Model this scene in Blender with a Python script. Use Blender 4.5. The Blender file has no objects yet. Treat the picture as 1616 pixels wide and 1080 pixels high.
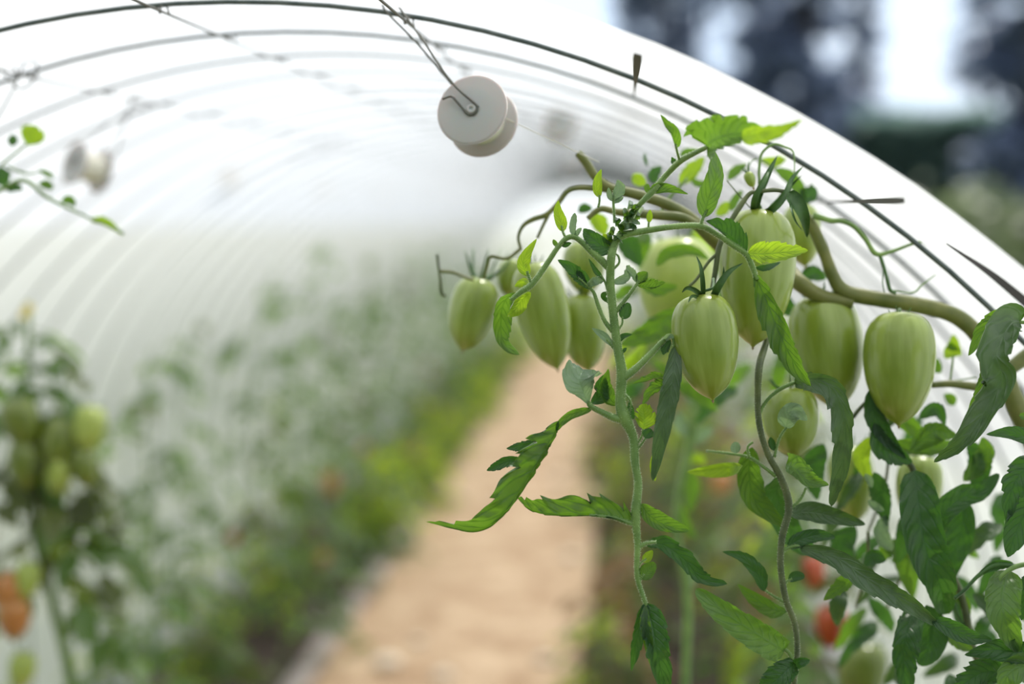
import bpy, math, random
from mathutils import Vector, Matrix, noise
random.seed(7)
PI = math.pi
scene = bpy.context.scene
COL = scene.collection

# ------------------------------------------------------------------ camera
FPX = 1616 * 50 / 36
YAW = math.atan(0.0785); PITCH = math.atan(215 / FPX)
CAM = Vector((0, 0, 1.65))
cam_d = bpy.data.cameras.new('camera'); cam = bpy.data.objects.new('camera', cam_d); COL.objects.link(cam)
cam_d.lens = 50; cam_d.sensor_width = 36; cam_d.clip_start = 0.05; cam_d.clip_end = 300
cam.location = CAM; cam.rotation_euler = (PI / 2 - PITCH, 0, YAW)
cam_d.dof.use_dof = True; cam_d.dof.focus_distance = 1.40; cam_d.dof.aperture_fstop = 1.42
scene.camera = cam
RM = cam.rotation_euler.to_matrix()
RT, UP, FW = RM.col[0].copy(), RM.col[1].copy(), -RM.col[2].copy()

# ------------------------------------------------------------------ sky, sun, exposure
w = bpy.data.worlds.new('sky'); scene.world = w; w.use_nodes = True
nt = w.node_tree; bg = nt.nodes['Background']
tc = nt.nodes.new('ShaderNodeTexCoord'); sep = nt.nodes.new('ShaderNodeSeparateXYZ')
nz = nt.nodes.new('ShaderNodeTexNoise'); nz.inputs['Scale'].default_value = 2.2; nz.inputs['Detail'].default_value = 4
cr = nt.nodes.new('ShaderNodeValToRGB'); cr.color_ramp.elements[0].position = 0.4; cr.color_ramp.elements[1].position = 0.62
cr.color_ramp.elements[0].color = (0.68, 0.82, 1.0, 1); cr.color_ramp.elements[1].color = (1.0, 1.0, 1.0, 1)
nt.links.new(tc.outputs['Generated'], nz.inputs['Vector']); nt.links.new(nz.outputs['Fac'], cr.inputs['Fac'])
nt.links.new(cr.outputs['Color'], bg.inputs['Color'])
TO_SUN = Vector((0.24, 0.52, 0.82)).normalized()
dt = nt.nodes.new('ShaderNodeVectorMath'); dt.operation = 'DOT_PRODUCT'; dt.inputs[1].default_value = TO_SUN
nt.links.new(tc.outputs['Generated'], dt.inputs[0])
mr = nt.nodes.new('ShaderNodeMapRange'); mr.interpolation_type = 'SMOOTHSTEP'
mr.inputs['From Min'].default_value = -0.8; mr.inputs['From Max'].default_value = 0.75
mr.inputs['To Min'].default_value = 0.08; mr.inputs['To Max'].default_value = 1.75
nt.links.new(dt.outputs['Value'], mr.inputs['Value']); nt.links.new(mr.outputs[0], bg.inputs['Strength'])
sd = bpy.data.lights.new('sun', 'SUN'); sun = bpy.data.objects.new('sun', sd); COL.objects.link(sun)
sd.energy = 10.0; sd.angle = math.radians(0.6); sd.color = (1.0, 0.95, 0.87)
sun.rotation_euler = TO_SUN.to_track_quat('Z', 'Y').to_euler(); sun.location = (4, 3, 6)
scene.view_settings.view_transform = 'Standard'; scene.view_settings.look = 'None'
scene.view_settings.gamma = 1; scene.view_settings.use_curve_mapping = False
scene.view_settings.exposure = -0.27
scene.cycles.max_bounces = 10; scene.cycles.transparent_max_bounces = 16; scene.cycles.transmission_bounces = 8
scene.cycles.diffuse_bounces = 5

# ------------------------------------------------------------------ helpers
def P(x, y, d):
    return CAM + d * (FW + RT * ((x - 808) / FPX) - UP * ((y - 540) / FPX))
def srgb(r, g, b):
    f = lambda c: (c / 255) / 12.92 if c <= 10 else ((c / 255 + 0.055) / 1.055) ** 2.4
    return (f(r), f(g), f(b), 1)
def tag(o, label=None, cat=None, group=None, kind=None):
    if label: o['label'] = label
    if cat: o['category'] = cat
    if group: o['group'] = group
    if kind: o['kind'] = kind
    return o
def thing(name, loc, label, cat, group=None):
    o = bpy.data.objects.new(name, None); COL.objects.link(o); o.location = loc
    o.empty_display_size = 0.05
    return tag(o, label, cat, group)
def root_loc(p):
    v = Vector((0, 0, 0))
    while p is not None:
        v += p.location; p = p.parent
    return v
def mk(name, verts, faces, mat, parent=None, uvs=None, smooth=True):
    off = root_loc(parent)
    me = bpy.data.meshes.new(name)
    me.from_pydata([tuple(Vector(v) - off) for v in verts], [], faces)
    if uvs:
        ul = me.uv_layers.new(name='UVMap')
        for l in me.loops: ul.data[l.index].uv = uvs[l.vertex_index]
    if smooth: me.polygons.foreach_set('use_smooth', [True] * len(me.polygons))
    me.materials.append(mat); me.update()
    o = bpy.data.objects.new(name, me); COL.objects.link(o)
    if parent: o.parent = parent
    return o
class MB:
    def __init__(s): s.v = []; s.f = []; s.uv = []
    def add(s, v, f, uv=None):
        n = len(s.v); s.v += v; s.f += [tuple(i + n for i in q) for q in f]; s.uv += uv or [(0, 0)] * len(v)
    def build(s, name, mat, parent=None, smooth=True): return mk(name, s.v, s.f, mat, parent, s.uv, smooth)
def catmull(pts, n):
    pts = [tuple(p) for p in pts]
    if len(pts) == 2: return [tuple(a + (b - a) * i / (n - 1) for a, b in zip(*pts)) for i in range(n)]
    q = [tuple(2 * a - b for a, b in zip(pts[0], pts[1]))] + pts + [tuple(2 * a - b for a, b in zip(pts[-1], pts[-2]))]
    m = len(pts) - 1; out = []
    for i in range(n):
        u = i / (n - 1) * m; k = min(int(u), m - 1); t = u - k
        p0, p1, p2, p3 = q[k:k + 4]
        out.append(tuple(0.5 * (2 * b + (c - a) * t + (2 * a - 5 * b + 4 * c - d) * t * t + (3 * b - a - 3 * c + d) * t ** 3)
                         for a, b, c, d in zip(p0, p1, p2, p3)))
    return out
def tube_geo(cs, rs, seg=10, closed=True):
    v = []; f = []; prev = None
    n = len(cs)
    for i in range(n):
        T = (cs[min(i + 1, n - 1)] - cs[max(i - 1, 0)])
        T = T.normalized() if T.length > 1e-9 else Vector((0, 0, 1))
        if prev is None:
            a = Vector((0, 1, 0)) if abs(T.y) < 0.9 else Vector((1, 0, 0))
            X = (a - T * a.dot(T)).normalized()
        else: X = (prev - T * prev.dot(T)).normalized()
        prev = X; Yv = T.cross(X)
        for k in range(seg):
            an = 2 * PI * k / seg
            v.append(cs[i] + (X * math.cos(an) + Yv * math.sin(an)) * rs[i])
    for i in range(n - 1):
        for k in range(seg):
            f.append((i * seg + k, i * seg + (k + 1) % seg, (i + 1) * seg + (k + 1) % seg, (i + 1) * seg + k))
    f.append(tuple(range(seg - 1, -1, -1))); f.append(tuple((n - 1) * seg + k for k in range(seg)))
    return v, f
HAIRY = {}
def tube(name, pts, mat, parent, seg=10, n=None, lump=0.05):
    """pts: world (x,y,z,r)"""
    n = n or max(8, (len(pts) - 1) * 7)
    q = catmull(pts, n)
    cs = [Vector(p[:3]) for p in q]
    rs = [max(p[3], 1e-4) * (1 + lump * noise.noise(Vector(p[:3]) * 60)) for p in q]
    v, f = tube_geo(cs, rs, seg)
    if parent is not None and parent.name.startswith('tomato_shoot'): HAIRY.setdefault(parent.name, []).append((cs, rs))
    return mk(name, v, f, mat, parent)
def ptube(name, pts, D, mat, parent, seg=10, n=None, lump=0.06):
    """pts: (px, py, radius px[, depth offset])"""
    w_ = []
    for p in pts:
        d = D + (p[3] if len(p) > 3 else 0)
        w_.append(tuple(P(p[0], p[1], d)) + (p[2] * d / FPX,))
    return tube(name, w_, mat, parent, seg, n, lump)

# ------------------------------------------------------------------ materials
def mat(name):
    m = bpy.data.materials.new(name); m.use_nodes = True
    return m, m.node_tree, m.node_tree.nodes['Principled BSDF'], m.node_tree.nodes['Material Output']
def simple(name, col, rough=0.6, metal=0, noise_amt=0.0, scale=20, bump=0.0, col2=None, spec=0.5, coords='Object'):
    m, t, p, o = mat(name)
    p.inputs['Base Color'].default_value = col; p.inputs['Roughness'].default_value = rough; p.inputs['Metallic'].default_value = metal
    p.inputs['Specular IOR Level'].default_value = spec
    if col2 or bump:
        c = t.nodes.new('ShaderNodeTexCoord'); nz = t.nodes.new('ShaderNodeTexNoise')
        nz.inputs['Scale'].default_value = scale; nz.inputs['Detail'].default_value = 5
        t.links.new(c.outputs[coords], nz.inputs['Vector'])
        if col2:
            r = t.nodes.new('ShaderNodeValToRGB'); r.color_ramp.elements[0].position = 0.35; r.color_ramp.elements[1].position = 0.65
            r.color_ramp.elements[0].color = col; r.color_ramp.elements[1].color = col2
            t.links.new(nz.outputs['Fac'], r.inputs['Fac']); t.links.new(r.outputs['Color'], p.inputs['Base Color'])
        if bump:
            b = t.nodes.new('ShaderNodeBump'); b.inputs['Strength'].default_value = bump; b.inputs['Distance'].default_value = 0.01
            t.links.new(nz.outputs['Fac'], b.inputs['Height']); t.links.new(b.outputs['Normal'], p.inputs['Normal'])
    return m
def math_node(t, op, a, b=None, c=None):
    n = t.nodes.new('ShaderNodeMath'); n.operation = op
    for i, x in enumerate((a, b, c)):
        if x is None: continue
        if isinstance(x, (int, float)): n.inputs[i].default_value = x
        else: t.links.new(x, n.inputs[i])
    return n.outputs[0]
def leaf_material(name, up, under, glow, tr=0.5, veins=True):
    m, t, p, o = mat(name)
    uv = t.nodes.new('ShaderNodeUVMap'); s = t.nodes.new('ShaderNodeSeparateXYZ'); t.links.new(uv.outputs['UV'], s.inputs[0])
    au = math_node(t, 'ABSOLUTE', math_node(t, 'SUBTRACT', s.outputs['X'], 0.5))
    # side veins slant towards the tip
    ph = math_node(t, 'MULTIPLY', math_node(t, 'SUBTRACT', s.outputs['Y'], math_node(t, 'MULTIPLY', au, 0.42)), 9.0)
    nj = t.nodes.new('ShaderNodeTexNoise'); nj.inputs['Scale'].default_value = 25; tj = t.nodes.new('ShaderNodeTexCoord'); t.links.new(tj.outputs['Object'], nj.inputs['Vector'])
    ph = math_node(t, 'ADD', ph, math_node(t, 'MULTIPLY', nj.outputs['Fac'], 1.1))
    fr = math_node(t, 'ABSOLUTE', math_node(t, 'SUBTRACT', math_node(t, 'FRACT', ph), 0.5))
    side = math_node(t, 'SMOOTH_MIN', math_node(t, 'MULTIPLY', fr, 6.0), 1.0, 0.3)
    mid = math_node(t, 'MINIMUM', math_node(t, 'MULTIPLY', au, 22.0), 1.0)
    vein = math_node(t, 'MINIMUM', side, mid)          # 0 on a vein, 1 between
    nz = t.nodes.new('ShaderNodeTexNoise'); nz.inputs['Scale'].default_value = 90; nz.inputs['Detail'].default_value = 3
    tc = t.nodes.new('ShaderNodeTexCoord'); t.links.new(tc.outputs['Object'], nz.inputs['Vector'])
    geo = t.nodes.new('ShaderNodeNewGeometry')
    mx = t.nodes.new('ShaderNodeMix'); mx.data_type = 'RGBA'; mx.inputs[6].default_value = up; mx.inputs[7].default_value = under
    t.links.new(geo.outputs['Backfacing'], mx.inputs[0])
    mv = t.nodes.new('ShaderNodeMix'); mv.data_type = 'RGBA'; mv.blend_type = 'MULTIPLY'; mv.inputs[0].default_value = 1
    ramp = t.nodes.new('ShaderNodeValToRGB'); ramp.color_ramp.elements[0].color = (1.22, 1.2, 1.12, 1); ramp.color_ramp.elements[1].color = (0.9, 0.9, 0.9, 1)
    t.links.new(vein, ramp.inputs['Fac']); t.links.new(mx.outputs[2], mv.inputs[6]); t.links.new(ramp.outputs['Color'], mv.inputs[7])
    mn = t.nodes.new('ShaderNodeMix'); mn.data_type = 'RGBA'; mn.blend_type = 'MULTIPLY'; mn.inputs[0].default_value = 0.6
    t.links.new(mv.outputs[2], mn.inputs[6])
    r2 = t.nodes.new('ShaderNodeValToRGB'); r2.color_ramp.elements[0].position = 0.3; r2.color_ramp.elements[1].position = 0.7
    r2.color_ramp.elements[0].color = (0.7, 0.75, 0.7, 1); r2.color_ramp.elements[1].color = (1.25, 1.2, 1.1, 1)
    t.links.new(nz.outputs['Fac'], r2.inputs['Fac']); t.links.new(r2.outputs['Color'], mn.inputs[7])
    t.links.new(mn.outputs[2], p.inputs['Base Color'])
    p.inputs['Roughness'].default_value = 0.42; p.inputs['Specular IOR Level'].default_value = 0.55
    p.inputs['Sheen Weight'].default_value = 0.15; p.inputs['Sheen Roughness'].default_value = 0.35
    bp = t.nodes.new('ShaderNodeBump'); bp.inputs['Strength'].default_value = 0.4; bp.inputs['Distance'].default_value = 0.0015
    hh = math_node(t, 'ADD', vein, math_node(t, 'MULTIPLY', nz.outputs['Fac'], 0.8))
    t.links.new(hh, bp.inputs['Height']); t.links.new(bp.outputs['Normal'], p.inputs['Normal'])
    tl = t.nodes.new('ShaderNodeBsdfTranslucent')
    mg = t.nodes.new('ShaderNodeMix'); mg.data_type = 'RGBA'; mg.blend_type = 'MULTIPLY'; mg.inputs[0].default_value = 1
    mg.inputs[6].default_value = glow
    r3 = t.nodes.new('ShaderNodeValToRGB'); r3.color_ramp.elements[0].color = (0.62, 0.72, 0.5, 1); r3.color_ramp.elements[1].color = (1, 1, 1, 1)
    t.links.new(vein, r3.inputs['Fac']); t.links.new(r3.outputs['Color'], mg.inputs[7]); t.links.new(mg.outputs[2], tl.inputs['Color'])
    t.links.new(bp.outputs['Normal'], tl.inputs['Normal'])
    ms = t.nodes.new('ShaderNodeMixShader'); ms.inputs[0].default_value = tr
    t.links.new(p.outputs[0], ms.inputs[1]); t.links.new(tl.outputs[0], ms.inputs[2]); t.links.new(ms.outputs[0], o.inputs['Surface'])
    return m
LEAF = leaf_material('leaf_green', srgb(46, 78, 40), srgb(84, 112, 74), (0.25, 0.50, 0.03, 1), 0.40)
LEAF_DARK = leaf_material('leaf_deep_green', srgb(42, 74, 46), srgb(84, 112, 84), (0.12, 0.34, 0.03, 1), 0.30)
LEAF_UNDER = leaf_material('leaf_grey_green', srgb(62, 88, 56), srgb(84, 108, 78), (0.12, 0.26, 0.03, 1), 0.22)
LEAF_LIME = leaf_material('leaf_young_lime', srgb(110, 150, 40), srgb(140, 170, 80), (0.46, 0.68, 0.03, 1), 0.55)
LEAF_SILVER = leaf_material('leaf_woolly_young', srgb(120, 145, 125), srgb(165, 180, 160), (0.4, 0.6, 0.25, 1), 0.30)
LEAF_ROW = leaf_material('leaf_row', srgb(62, 94, 44), srgb(96, 122, 72), (0.26, 0.46, 0.05, 1), 0.4)
LEAF_LOW = leaf_material('leaf_low_lime', srgb(128, 156, 30), srgb(146, 166, 60), (0.80, 0.95, 0.04, 1), 0.58)
LEAF_OLIVE = leaf_material('leaf_olive', srgb(70, 80, 34), srgb(96, 100, 58), (0.20, 0.30, 0.03, 1), 0.35)
LEAF_BROWN = leaf_material('leaf_withered', srgb(134, 104, 60), srgb(150, 120, 80), (0.4, 0.25, 0.08, 1), 0.3)
def stem_material(name, c1, c2, sheen=0.6):
    m, t, p, o = mat(name)
    c = t.nodes.new('ShaderNodeTexCoord'); nz = t.nodes.new('ShaderNodeTexNoise'); nz.inputs['Scale'].default_value = 45; nz.inputs['Detail'].default_value = 6
    t.links.new(c.outputs['Object'], nz.inputs['Vector'])
    r = t.nodes.new('ShaderNodeValToRGB'); r.color_ramp.elements[0].position = 0.35; r.color_ramp.elements[1].position = 0.7
    r.color_ramp.elements[0].color = c1; r.color_ramp.elements[1].color = c2
    t.links.new(nz.outputs['Fac'], r.inputs['Fac']); t.links.new(r.outputs['Color'], p.inputs['Base Color'])
    p.inputs['Roughness'].default_value = 0.5; p.inputs['Sheen Weight'].default_value = sheen; p.inputs['Sheen Roughness'].default_value = 0.25
    p.inputs['Subsurface Weight'].default_value = 0.15; p.inputs['Subsurface Radius'].default_value = (0.3, 0.6, 0.1); p.inputs['Subsurface Scale'].default_value = 0.006
    b = t.nodes.new('ShaderNodeBump'); b.inputs['Strength'].default_value = 0.4; b.inputs['Distance'].default_value = 0.002
    t.links.new(nz.outputs['Fac'], b.inputs['Height']); t.links.new(b.outputs['Normal'], p.inputs['Normal'])
    return m
STEM = stem_material('stem_green', srgb(96, 128, 62), srgb(128, 158, 84))
STEM_OLD = stem_material('stem_old_olive', srgb(92, 102, 44), srgb(122, 124, 66), 0.4)
STEM_DARK = stem_material('stem_purplish', srgb(72, 84, 52), srgb(108, 118, 74), 0.4)
CALYX = stem_material('calyx_green', srgb(52, 88, 42), srgb(86, 124, 60), 0.5)
def tomato_material(name, c1, c2, c3, streak=True):
    m, t, p, o = mat(name)
    c = t.nodes.new('ShaderNodeTexCoord'); mp = t.nodes.new('ShaderNodeMapping'); t.links.new(c.outputs['UV'], mp.inputs['Vector'])
    mp.inputs['Scale'].default_value = (11, .9, 1)
    nz = t.nodes.new('ShaderNodeTexNoise'); nz.inputs['Scale'].default_value = 1.0; nz.inputs['Detail'].default_value = 3
    t.links.new(mp.outputs[0], nz.inputs['Vector'])
    r = t.nodes.new('ShaderNodeValToRGB'); r.color_ramp.elements[0].position = 0.42; r.color_ramp.elements[1].position = 0.72
    r.color_ramp.elements[0].color = c1; r.color_ramp.elements[1].color = c2
    t.links.new(nz.outputs['Fac'], r.inputs['Fac'])
    s = t.nodes.new('ShaderNodeSeparateXYZ'); t.links.new(c.outputs['UV'], s.inputs[0])
    g = t.nodes.new('ShaderNodeValToRGB'); e = g.color_ramp.elements
    e[0].position = 0.0; e[0].color = (0.5, 0.5, 0.5, 1); e[1].position = 1.0; e[1].color = (.8, .8, .8, 1)
    k = g.color_ramp.elements.new(0.12); k.color = (0.25, 0.25, 0.25, 1); k2 = g.color_ramp.elements.new(0.62); k2.color = (0.15, 0.15, 0.15, 1)
    t.links.new(s.outputs['Y'], g.inputs['Fac'])
    mx = t.nodes.new('ShaderNodeMix'); mx.data_type = 'RGBA'; t.links.new(g.outputs['Color'], mx.inputs[0])
    t.links.new(r.outputs['Color'], mx.inputs[6]); mx.inputs[7].default_value = c3
    t.links.new(mx.outputs[2], p.inputs['Base Color'])
    p.inputs['Roughness'].default_value = 0.30; p.inputs['Specular IOR Level'].default_value = 0.5
    p.inputs['Coat Weight'].default_value = 0.4; p.inputs['Coat Roughness'].default_value = 0.15
    p.inputs['Subsurface Weight'].default_value = 0.45; p.inputs['Subsurface Radius'].default_value = (0.5, 0.6, 0.15); p.inputs['Subsurface Scale'].default_value = 0.02
    return m
TOM = tomato_material('tomato_green', srgb(124, 148, 50), srgb(168, 188, 104), srgb(146, 154, 52))
TOM_D = tomato_material('tomato_deep_green', srgb(92, 112, 30), srgb(128, 144, 56), srgb(110, 118, 34))
TOM_Y = tomato_material('tomato_yellow_green', srgb(150, 172, 72), srgb(182, 196, 110), srgb(170, 178, 84))
TOM_O = tomato_material('tomato_orange', srgb(190, 122, 62), srgb(200, 146, 84), srgb(170, 130, 66))
TOM_R = tomato_material('tomato_red', srgb(178, 66, 26), srgb(184, 88, 40), srgb(150, 84, 34))
SCAR = simple('tomato_scar', srgb(150, 130, 90), 0.7)
GALV = simple('galvanized_steel', srgb(66, 78, 78), 0.5, 0.4, col2=srgb(92, 100, 98), scale=60)
WIRE = simple('dull_wire', srgb(98, 98, 92), 0.45, 0.7)
STRAP = simple('dark_strap', srgb(70, 66, 64), 0.6)
TWINE = simple('white_twine', srgb(225, 222, 208), 0.8)
def plastic_mat():
    m, t, p, o = mat('white_plastic')
    p.inputs['Base Color'].default_value = srgb(178, 180, 178); p.inputs['Roughness'].default_value = 0.4  # white plastic greyed: backlit shading is put into the base colour
    p.inputs['Subsurface Weight'].default_value = 0.3; p.inputs['Subsurface Scale'].default_value = 0.01
    tl = t.nodes.new('ShaderNodeBsdfTranslucent'); tl.inputs['Color'].default_value = (0.9, 0.88, 0.8, 1)
    ms = t.nodes.new('ShaderNodeMixShader'); ms.inputs[0].default_value = 0.1
    t.links.new(p.outputs[0], ms.inputs[1]); t.links.new(tl.outputs[0], ms.inputs[2]); t.links.new(ms.outputs[0], o.inputs['Surface'])
    return m
PLASTIC = plastic_mat()
def film_mat():
    m, t, p, o = mat('polythene_film')
    p.inputs['Base Color'].default_value = (0.82, 0.83, 0.84, 1); p.inputs['Roughness'].default_value = 0.35
    c = t.nodes.new('ShaderNodeTexCoord'); mp = t.nodes.new('ShaderNodeMapping'); mp.inputs['Scale'].default_value = (3, 14, 3)
    nz = t.nodes.new('ShaderNodeTexNoise'); nz.inputs['Scale'].default_value = 1.4; nz.inputs['Detail'].default_value = 5; nz.inputs['Distortion'].default_value = 0.6
    t.links.new(c.outputs['Object'], mp.inputs[0]); t.links.new(mp.outputs[0], nz.inputs['Vector'])
    b = t.nodes.new('ShaderNodeBump'); b.inputs['Strength'].default_value = 0.25; b.inputs['Distance'].default_value = 0.02
    t.links.new(nz.outputs['Fac'], b.inputs['Height']); t.links.new(b.outputs['Normal'], p.inputs['Normal'])
    tl = t.nodes.new('ShaderNodeBsdfTranslucent'); tl.inputs['Color'].default_value = (0.66, 0.675, 0.69, 1)
    tr = t.nodes.new('ShaderNodeBsdfTransparent')
    m1 = t.nodes.new('ShaderNodeMixShader'); m1.inputs[0].default_value = 0.62
    m2 = t.nodes.new('ShaderNodeMixShader'); m2.inputs[0].default_value = 0.24
    t.links.new(p.outputs[0], m1.inputs[1]); t.links.new(tl.outputs[0], m1.inputs[2])
    t.links.new(m1.outputs[0], m2.inputs[1]); t.links.new(tr.outputs[0], m2.inputs[2]); t.links.new(m2.outputs[0], o.inputs['Surface'])
    return m
FILM = film_mat()
SOIL = simple('bed_soil', srgb(44, 34, 30), 0.95, col2=srgb(78, 62, 54), scale=9, bump=0.8)
def path_mat():
    m, t, p, o = mat('sandy_path')
    c = t.nodes.new('ShaderNodeTexCoord'); nz = t.nodes.new('ShaderNodeTexNoise'); nz.inputs['Scale'].default_value = 5; nz.inputs['Detail'].default_value = 8
    vo = t.nodes.new('ShaderNodeTexVoronoi'); vo.inputs['Scale'].default_value = 34
    t.links.new(c.outputs['Object'], nz.inputs['Vector']); t.links.new(c.outputs['Object'], vo.inputs['Vector'])
    r = t.nodes.new('ShaderNodeValToRGB'); r.color_ramp.elements[0].position = 0.35; r.color_ramp.elements[1].position = 0.65
    r.color_ramp.elements[0].color = srgb(170, 140, 110); r.color_ramp.elements[1].color = srgb(206, 180, 150)
    t.links.new(nz.outputs['Fac'], r.inputs['Fac'])
    r2 = t.nodes.new('ShaderNodeValToRGB'); r2.color_ramp.elements[0].color = (0.75, 0.72, 0.7, 1); r2.color_ramp.elements[1].color = (1.15, 1.15, 1.15, 1)
    t.links.new(vo.outputs['Color'], r2.inputs['Fac'])
    mx = t.nodes.new('ShaderNodeMix'); mx.data_type = 'RGBA'; mx.blend_type = 'MULTIPLY'; mx.inputs[0].default_value = 0.7
    t.links.new(r.outputs['Color'], mx.inputs[6]); t.links.new(r2.outputs['Color'], mx.inputs[7]); t.links.new(mx.outputs[2], p.inputs['Base Color'])
    p.inputs['Roughness'].default_value = 0.9
    b = t.nodes.new('ShaderNodeBump'); b.inputs['Strength'].default_value = 0.5; b.inputs['Distance'].default_value = 0.01
    t.links.new(vo.outputs['Distance'], b.inputs['Height']); t.links.new(b.outputs['Normal'], p.inputs['Normal'])
    return m
PATH = path_mat()
GRASS = simple('meadow_grass', srgb(74, 88, 56), 0.9, col2=srgb(112, 118, 78), scale=2.0, bump=0.6)

# ------------------------------------------------------------------ setting: ground, beds, path, film
XC, ZC, RH = -0.434, 0.678, 1.1935
HY0, HSP, YEND = 1.55, 0.27, 16.4
RF = RH + 0.0062
def grid_sheet(name, x0, x1, y0, y1, z, m, nx, ny, amp, kind='structure', parent=None):
    v = []; f = []
    for j in range(ny + 1):
        for i in range(nx + 1):
            x = x0 + (x1 - x0) * i / nx; y = y0 + (y1 - y0) * j / ny
            v.append(Vector((x, y, z + amp * noise.noise(Vector((x * 3, y * 3, z * 50))))))
    for j in range(ny):
        for i in range(nx):
            a = j * (nx + 1) + i; f.append((a, a + 1, a + nx + 2, a + nx + 1))
    o = mk(name, v, f, m); o['kind'] = kind
    return o
g = grid_sheet('ground', -60, 60, -4, 120, -0.03, GRASS, 60, 60, 0.02)
tag(g, 'rough green meadow ground around the tunnel')
s_ = grid_sheet('floor', -1.75, 0.9, 0.6, 16.6, 0.0, SOIL, 40, 160, 0.02)
tag(s_, 'dark soil of the planting beds inside the tunnel')
p_ = MB()
vv = []; ff = []
for j in range(141):
    y = 0.6 + 15.7 * j / 140
    for i in range(13):
        u = i / 12
        xl = -1.06 + 0.03 * noise.noise(Vector((0, y * 1.5, 0))); xr = -0.13 + 0.10 * noise.noise(Vector((9, y * 1.1, 0)))
        vv.append(Vector((xl + (xr - xl) * u, y, 0.022 + 0.012 * math.sin(PI * u) + 0.006 * noise.noise(Vector((u * 6, y * 5, 3))))))
for j in range(140):
    for i in range(12):
        a = j * 13 + i; ff.append((a, a + 1, a + 14, a + 13))
po = mk('path', vv, ff, PATH); tag(po, 'pale sandy wood chip path running down the tunnel', kind='structure')

def arch(s):
    """s in 0..1 along the film cross-section: left foot, over the top, right foot -> (x, z) unit and the outward normal"""
    leg = ZC; arc = PI * RH; tot = 2 * leg + arc; q = s * tot
    if q < leg: return (-1, (q - leg)), (-1, 0)
    if q > leg + arc: return (1, -(q - leg - arc)), (1, 0)
    a = PI - (q - leg) / RH
    return None, (math.cos(a), math.sin(a))
def arch_point(s, R):
    leg, n_ = arch(s)
    if leg: return XC + leg[0] * R, ZC + leg[1]
    return XC + n_[0] * R, ZC + n_[1] * R
NS = 120
ys = []
y = 1.262
while y < YEND + 0.05: ys.append(y); y += HSP / 6 if y < 6 else HSP / 3
vv = []; ff = []
for j, y in enumerate(ys):
    ph = (y - HY0) / HSP
    sag = 0.004 * math.sin(PI * (ph % 1.0)) if y > HY0 else 0.004 * (HY0 - y) / 0.29
    for i in range(NS + 1):
        s = i / NS
        wr = 0.004 * noise.noise(Vector((s * 14, y * 2.2, 0))) if y > HY0 + .05 else 0
        if y < HY0: wr = 0.006 * noise.noise(Vector((s * 30, 0.3, 4))) * (HY0 - y) / 0.29
        x, z = arch_point(s, RF - (sag if y > HY0 else -sag) * (1 if 0.2 < s < 0.8 else 0.3) + abs(wr) * 0.5)
        vv.append(Vector((x, y, z)))
for j in range(len(ys) - 1):
    for i in range(NS):
        a = j * (NS + 1) + i; ff.append((a, a + 1, a + NS + 2, a + NS + 1))
fo = mk('ceiling', vv, ff, FILM); tag(fo, 'translucent white polythene film arching over the hoops', kind='structure')
# far end wall
vv = [Vector((XC, YEND, 0.7))]; ff = []
for i in range(NS + 1):
    x, z = arch_point(i / NS, RF); vv.append(Vector((x, YEND, z)))
for i in range(NS): ff.append((0, i + 1, i + 2))
tag(mk('wall_back', vv, ff, FILM), 'white film closing the far end of the tunnel', kind='structure')

# ------------------------------------------------------------------ hoops, purlins, straps
def hoop_mesh(y, seg):
    cs = []; 
    for i in range(91):
        x, z = arch_point(i / 90, RH); cs.append(Vector((x, y, z if i not in (0, 90) else -0.02)))
    return tube_geo(cs, [0.0029] * 91, seg)
def ordinal(n):
    ones = ['', 'first', 'second', 'third', 'fourth', 'fifth', 'sixth', 'seventh', 'eighth', 'ninth', 'tenth', 'eleventh', 'twelfth', 'thirteenth', 'fourteenth', 'fifteenth', 'sixteenth', 'seventeenth', 'eighteenth', 'nineteenth']
    if n < 20: return ones[n]
    t, u = divmod(n, 10); tn = ['', '', 'twenty', 'thirty', 'forty', 'fifty', 'sixty'][t]
    return tn + '-' + ones[u] if u else tn[:-1] + 'ieth'
ordn = ['first', 'second', 'third', 'fourth', 'fifth', 'sixth', 'seventh', 'eighth', 'ninth', 'tenth']
v, f = hoop_mesh(0, 8)
h0 = None
nh = int((YEND - HY0) / HSP)
for k in range(nh + 1):
    y = HY0 + HSP * k
    if h0 is None:
        o = mk('steel_hoop', v, f, GALV); h0 = o
    else:
        o = h0.copy(); COL.objects.link(o)
    o.location = (0, y, 0)
    lab = '%s galvanized steel hoop counted from the tunnel mouth' % ordinal(k + 1)
    if k == 0: lab = 'nearest and sharpest steel hoop, at the tunnel mouth under the film edge'
    tag(o, lab, 'hoop', 'steel hoops along the tunnel')
def inplane(px, py, Y):
    r = P(px, py, 1) - CAM; return CAM + r * (Y / r.y)
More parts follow.
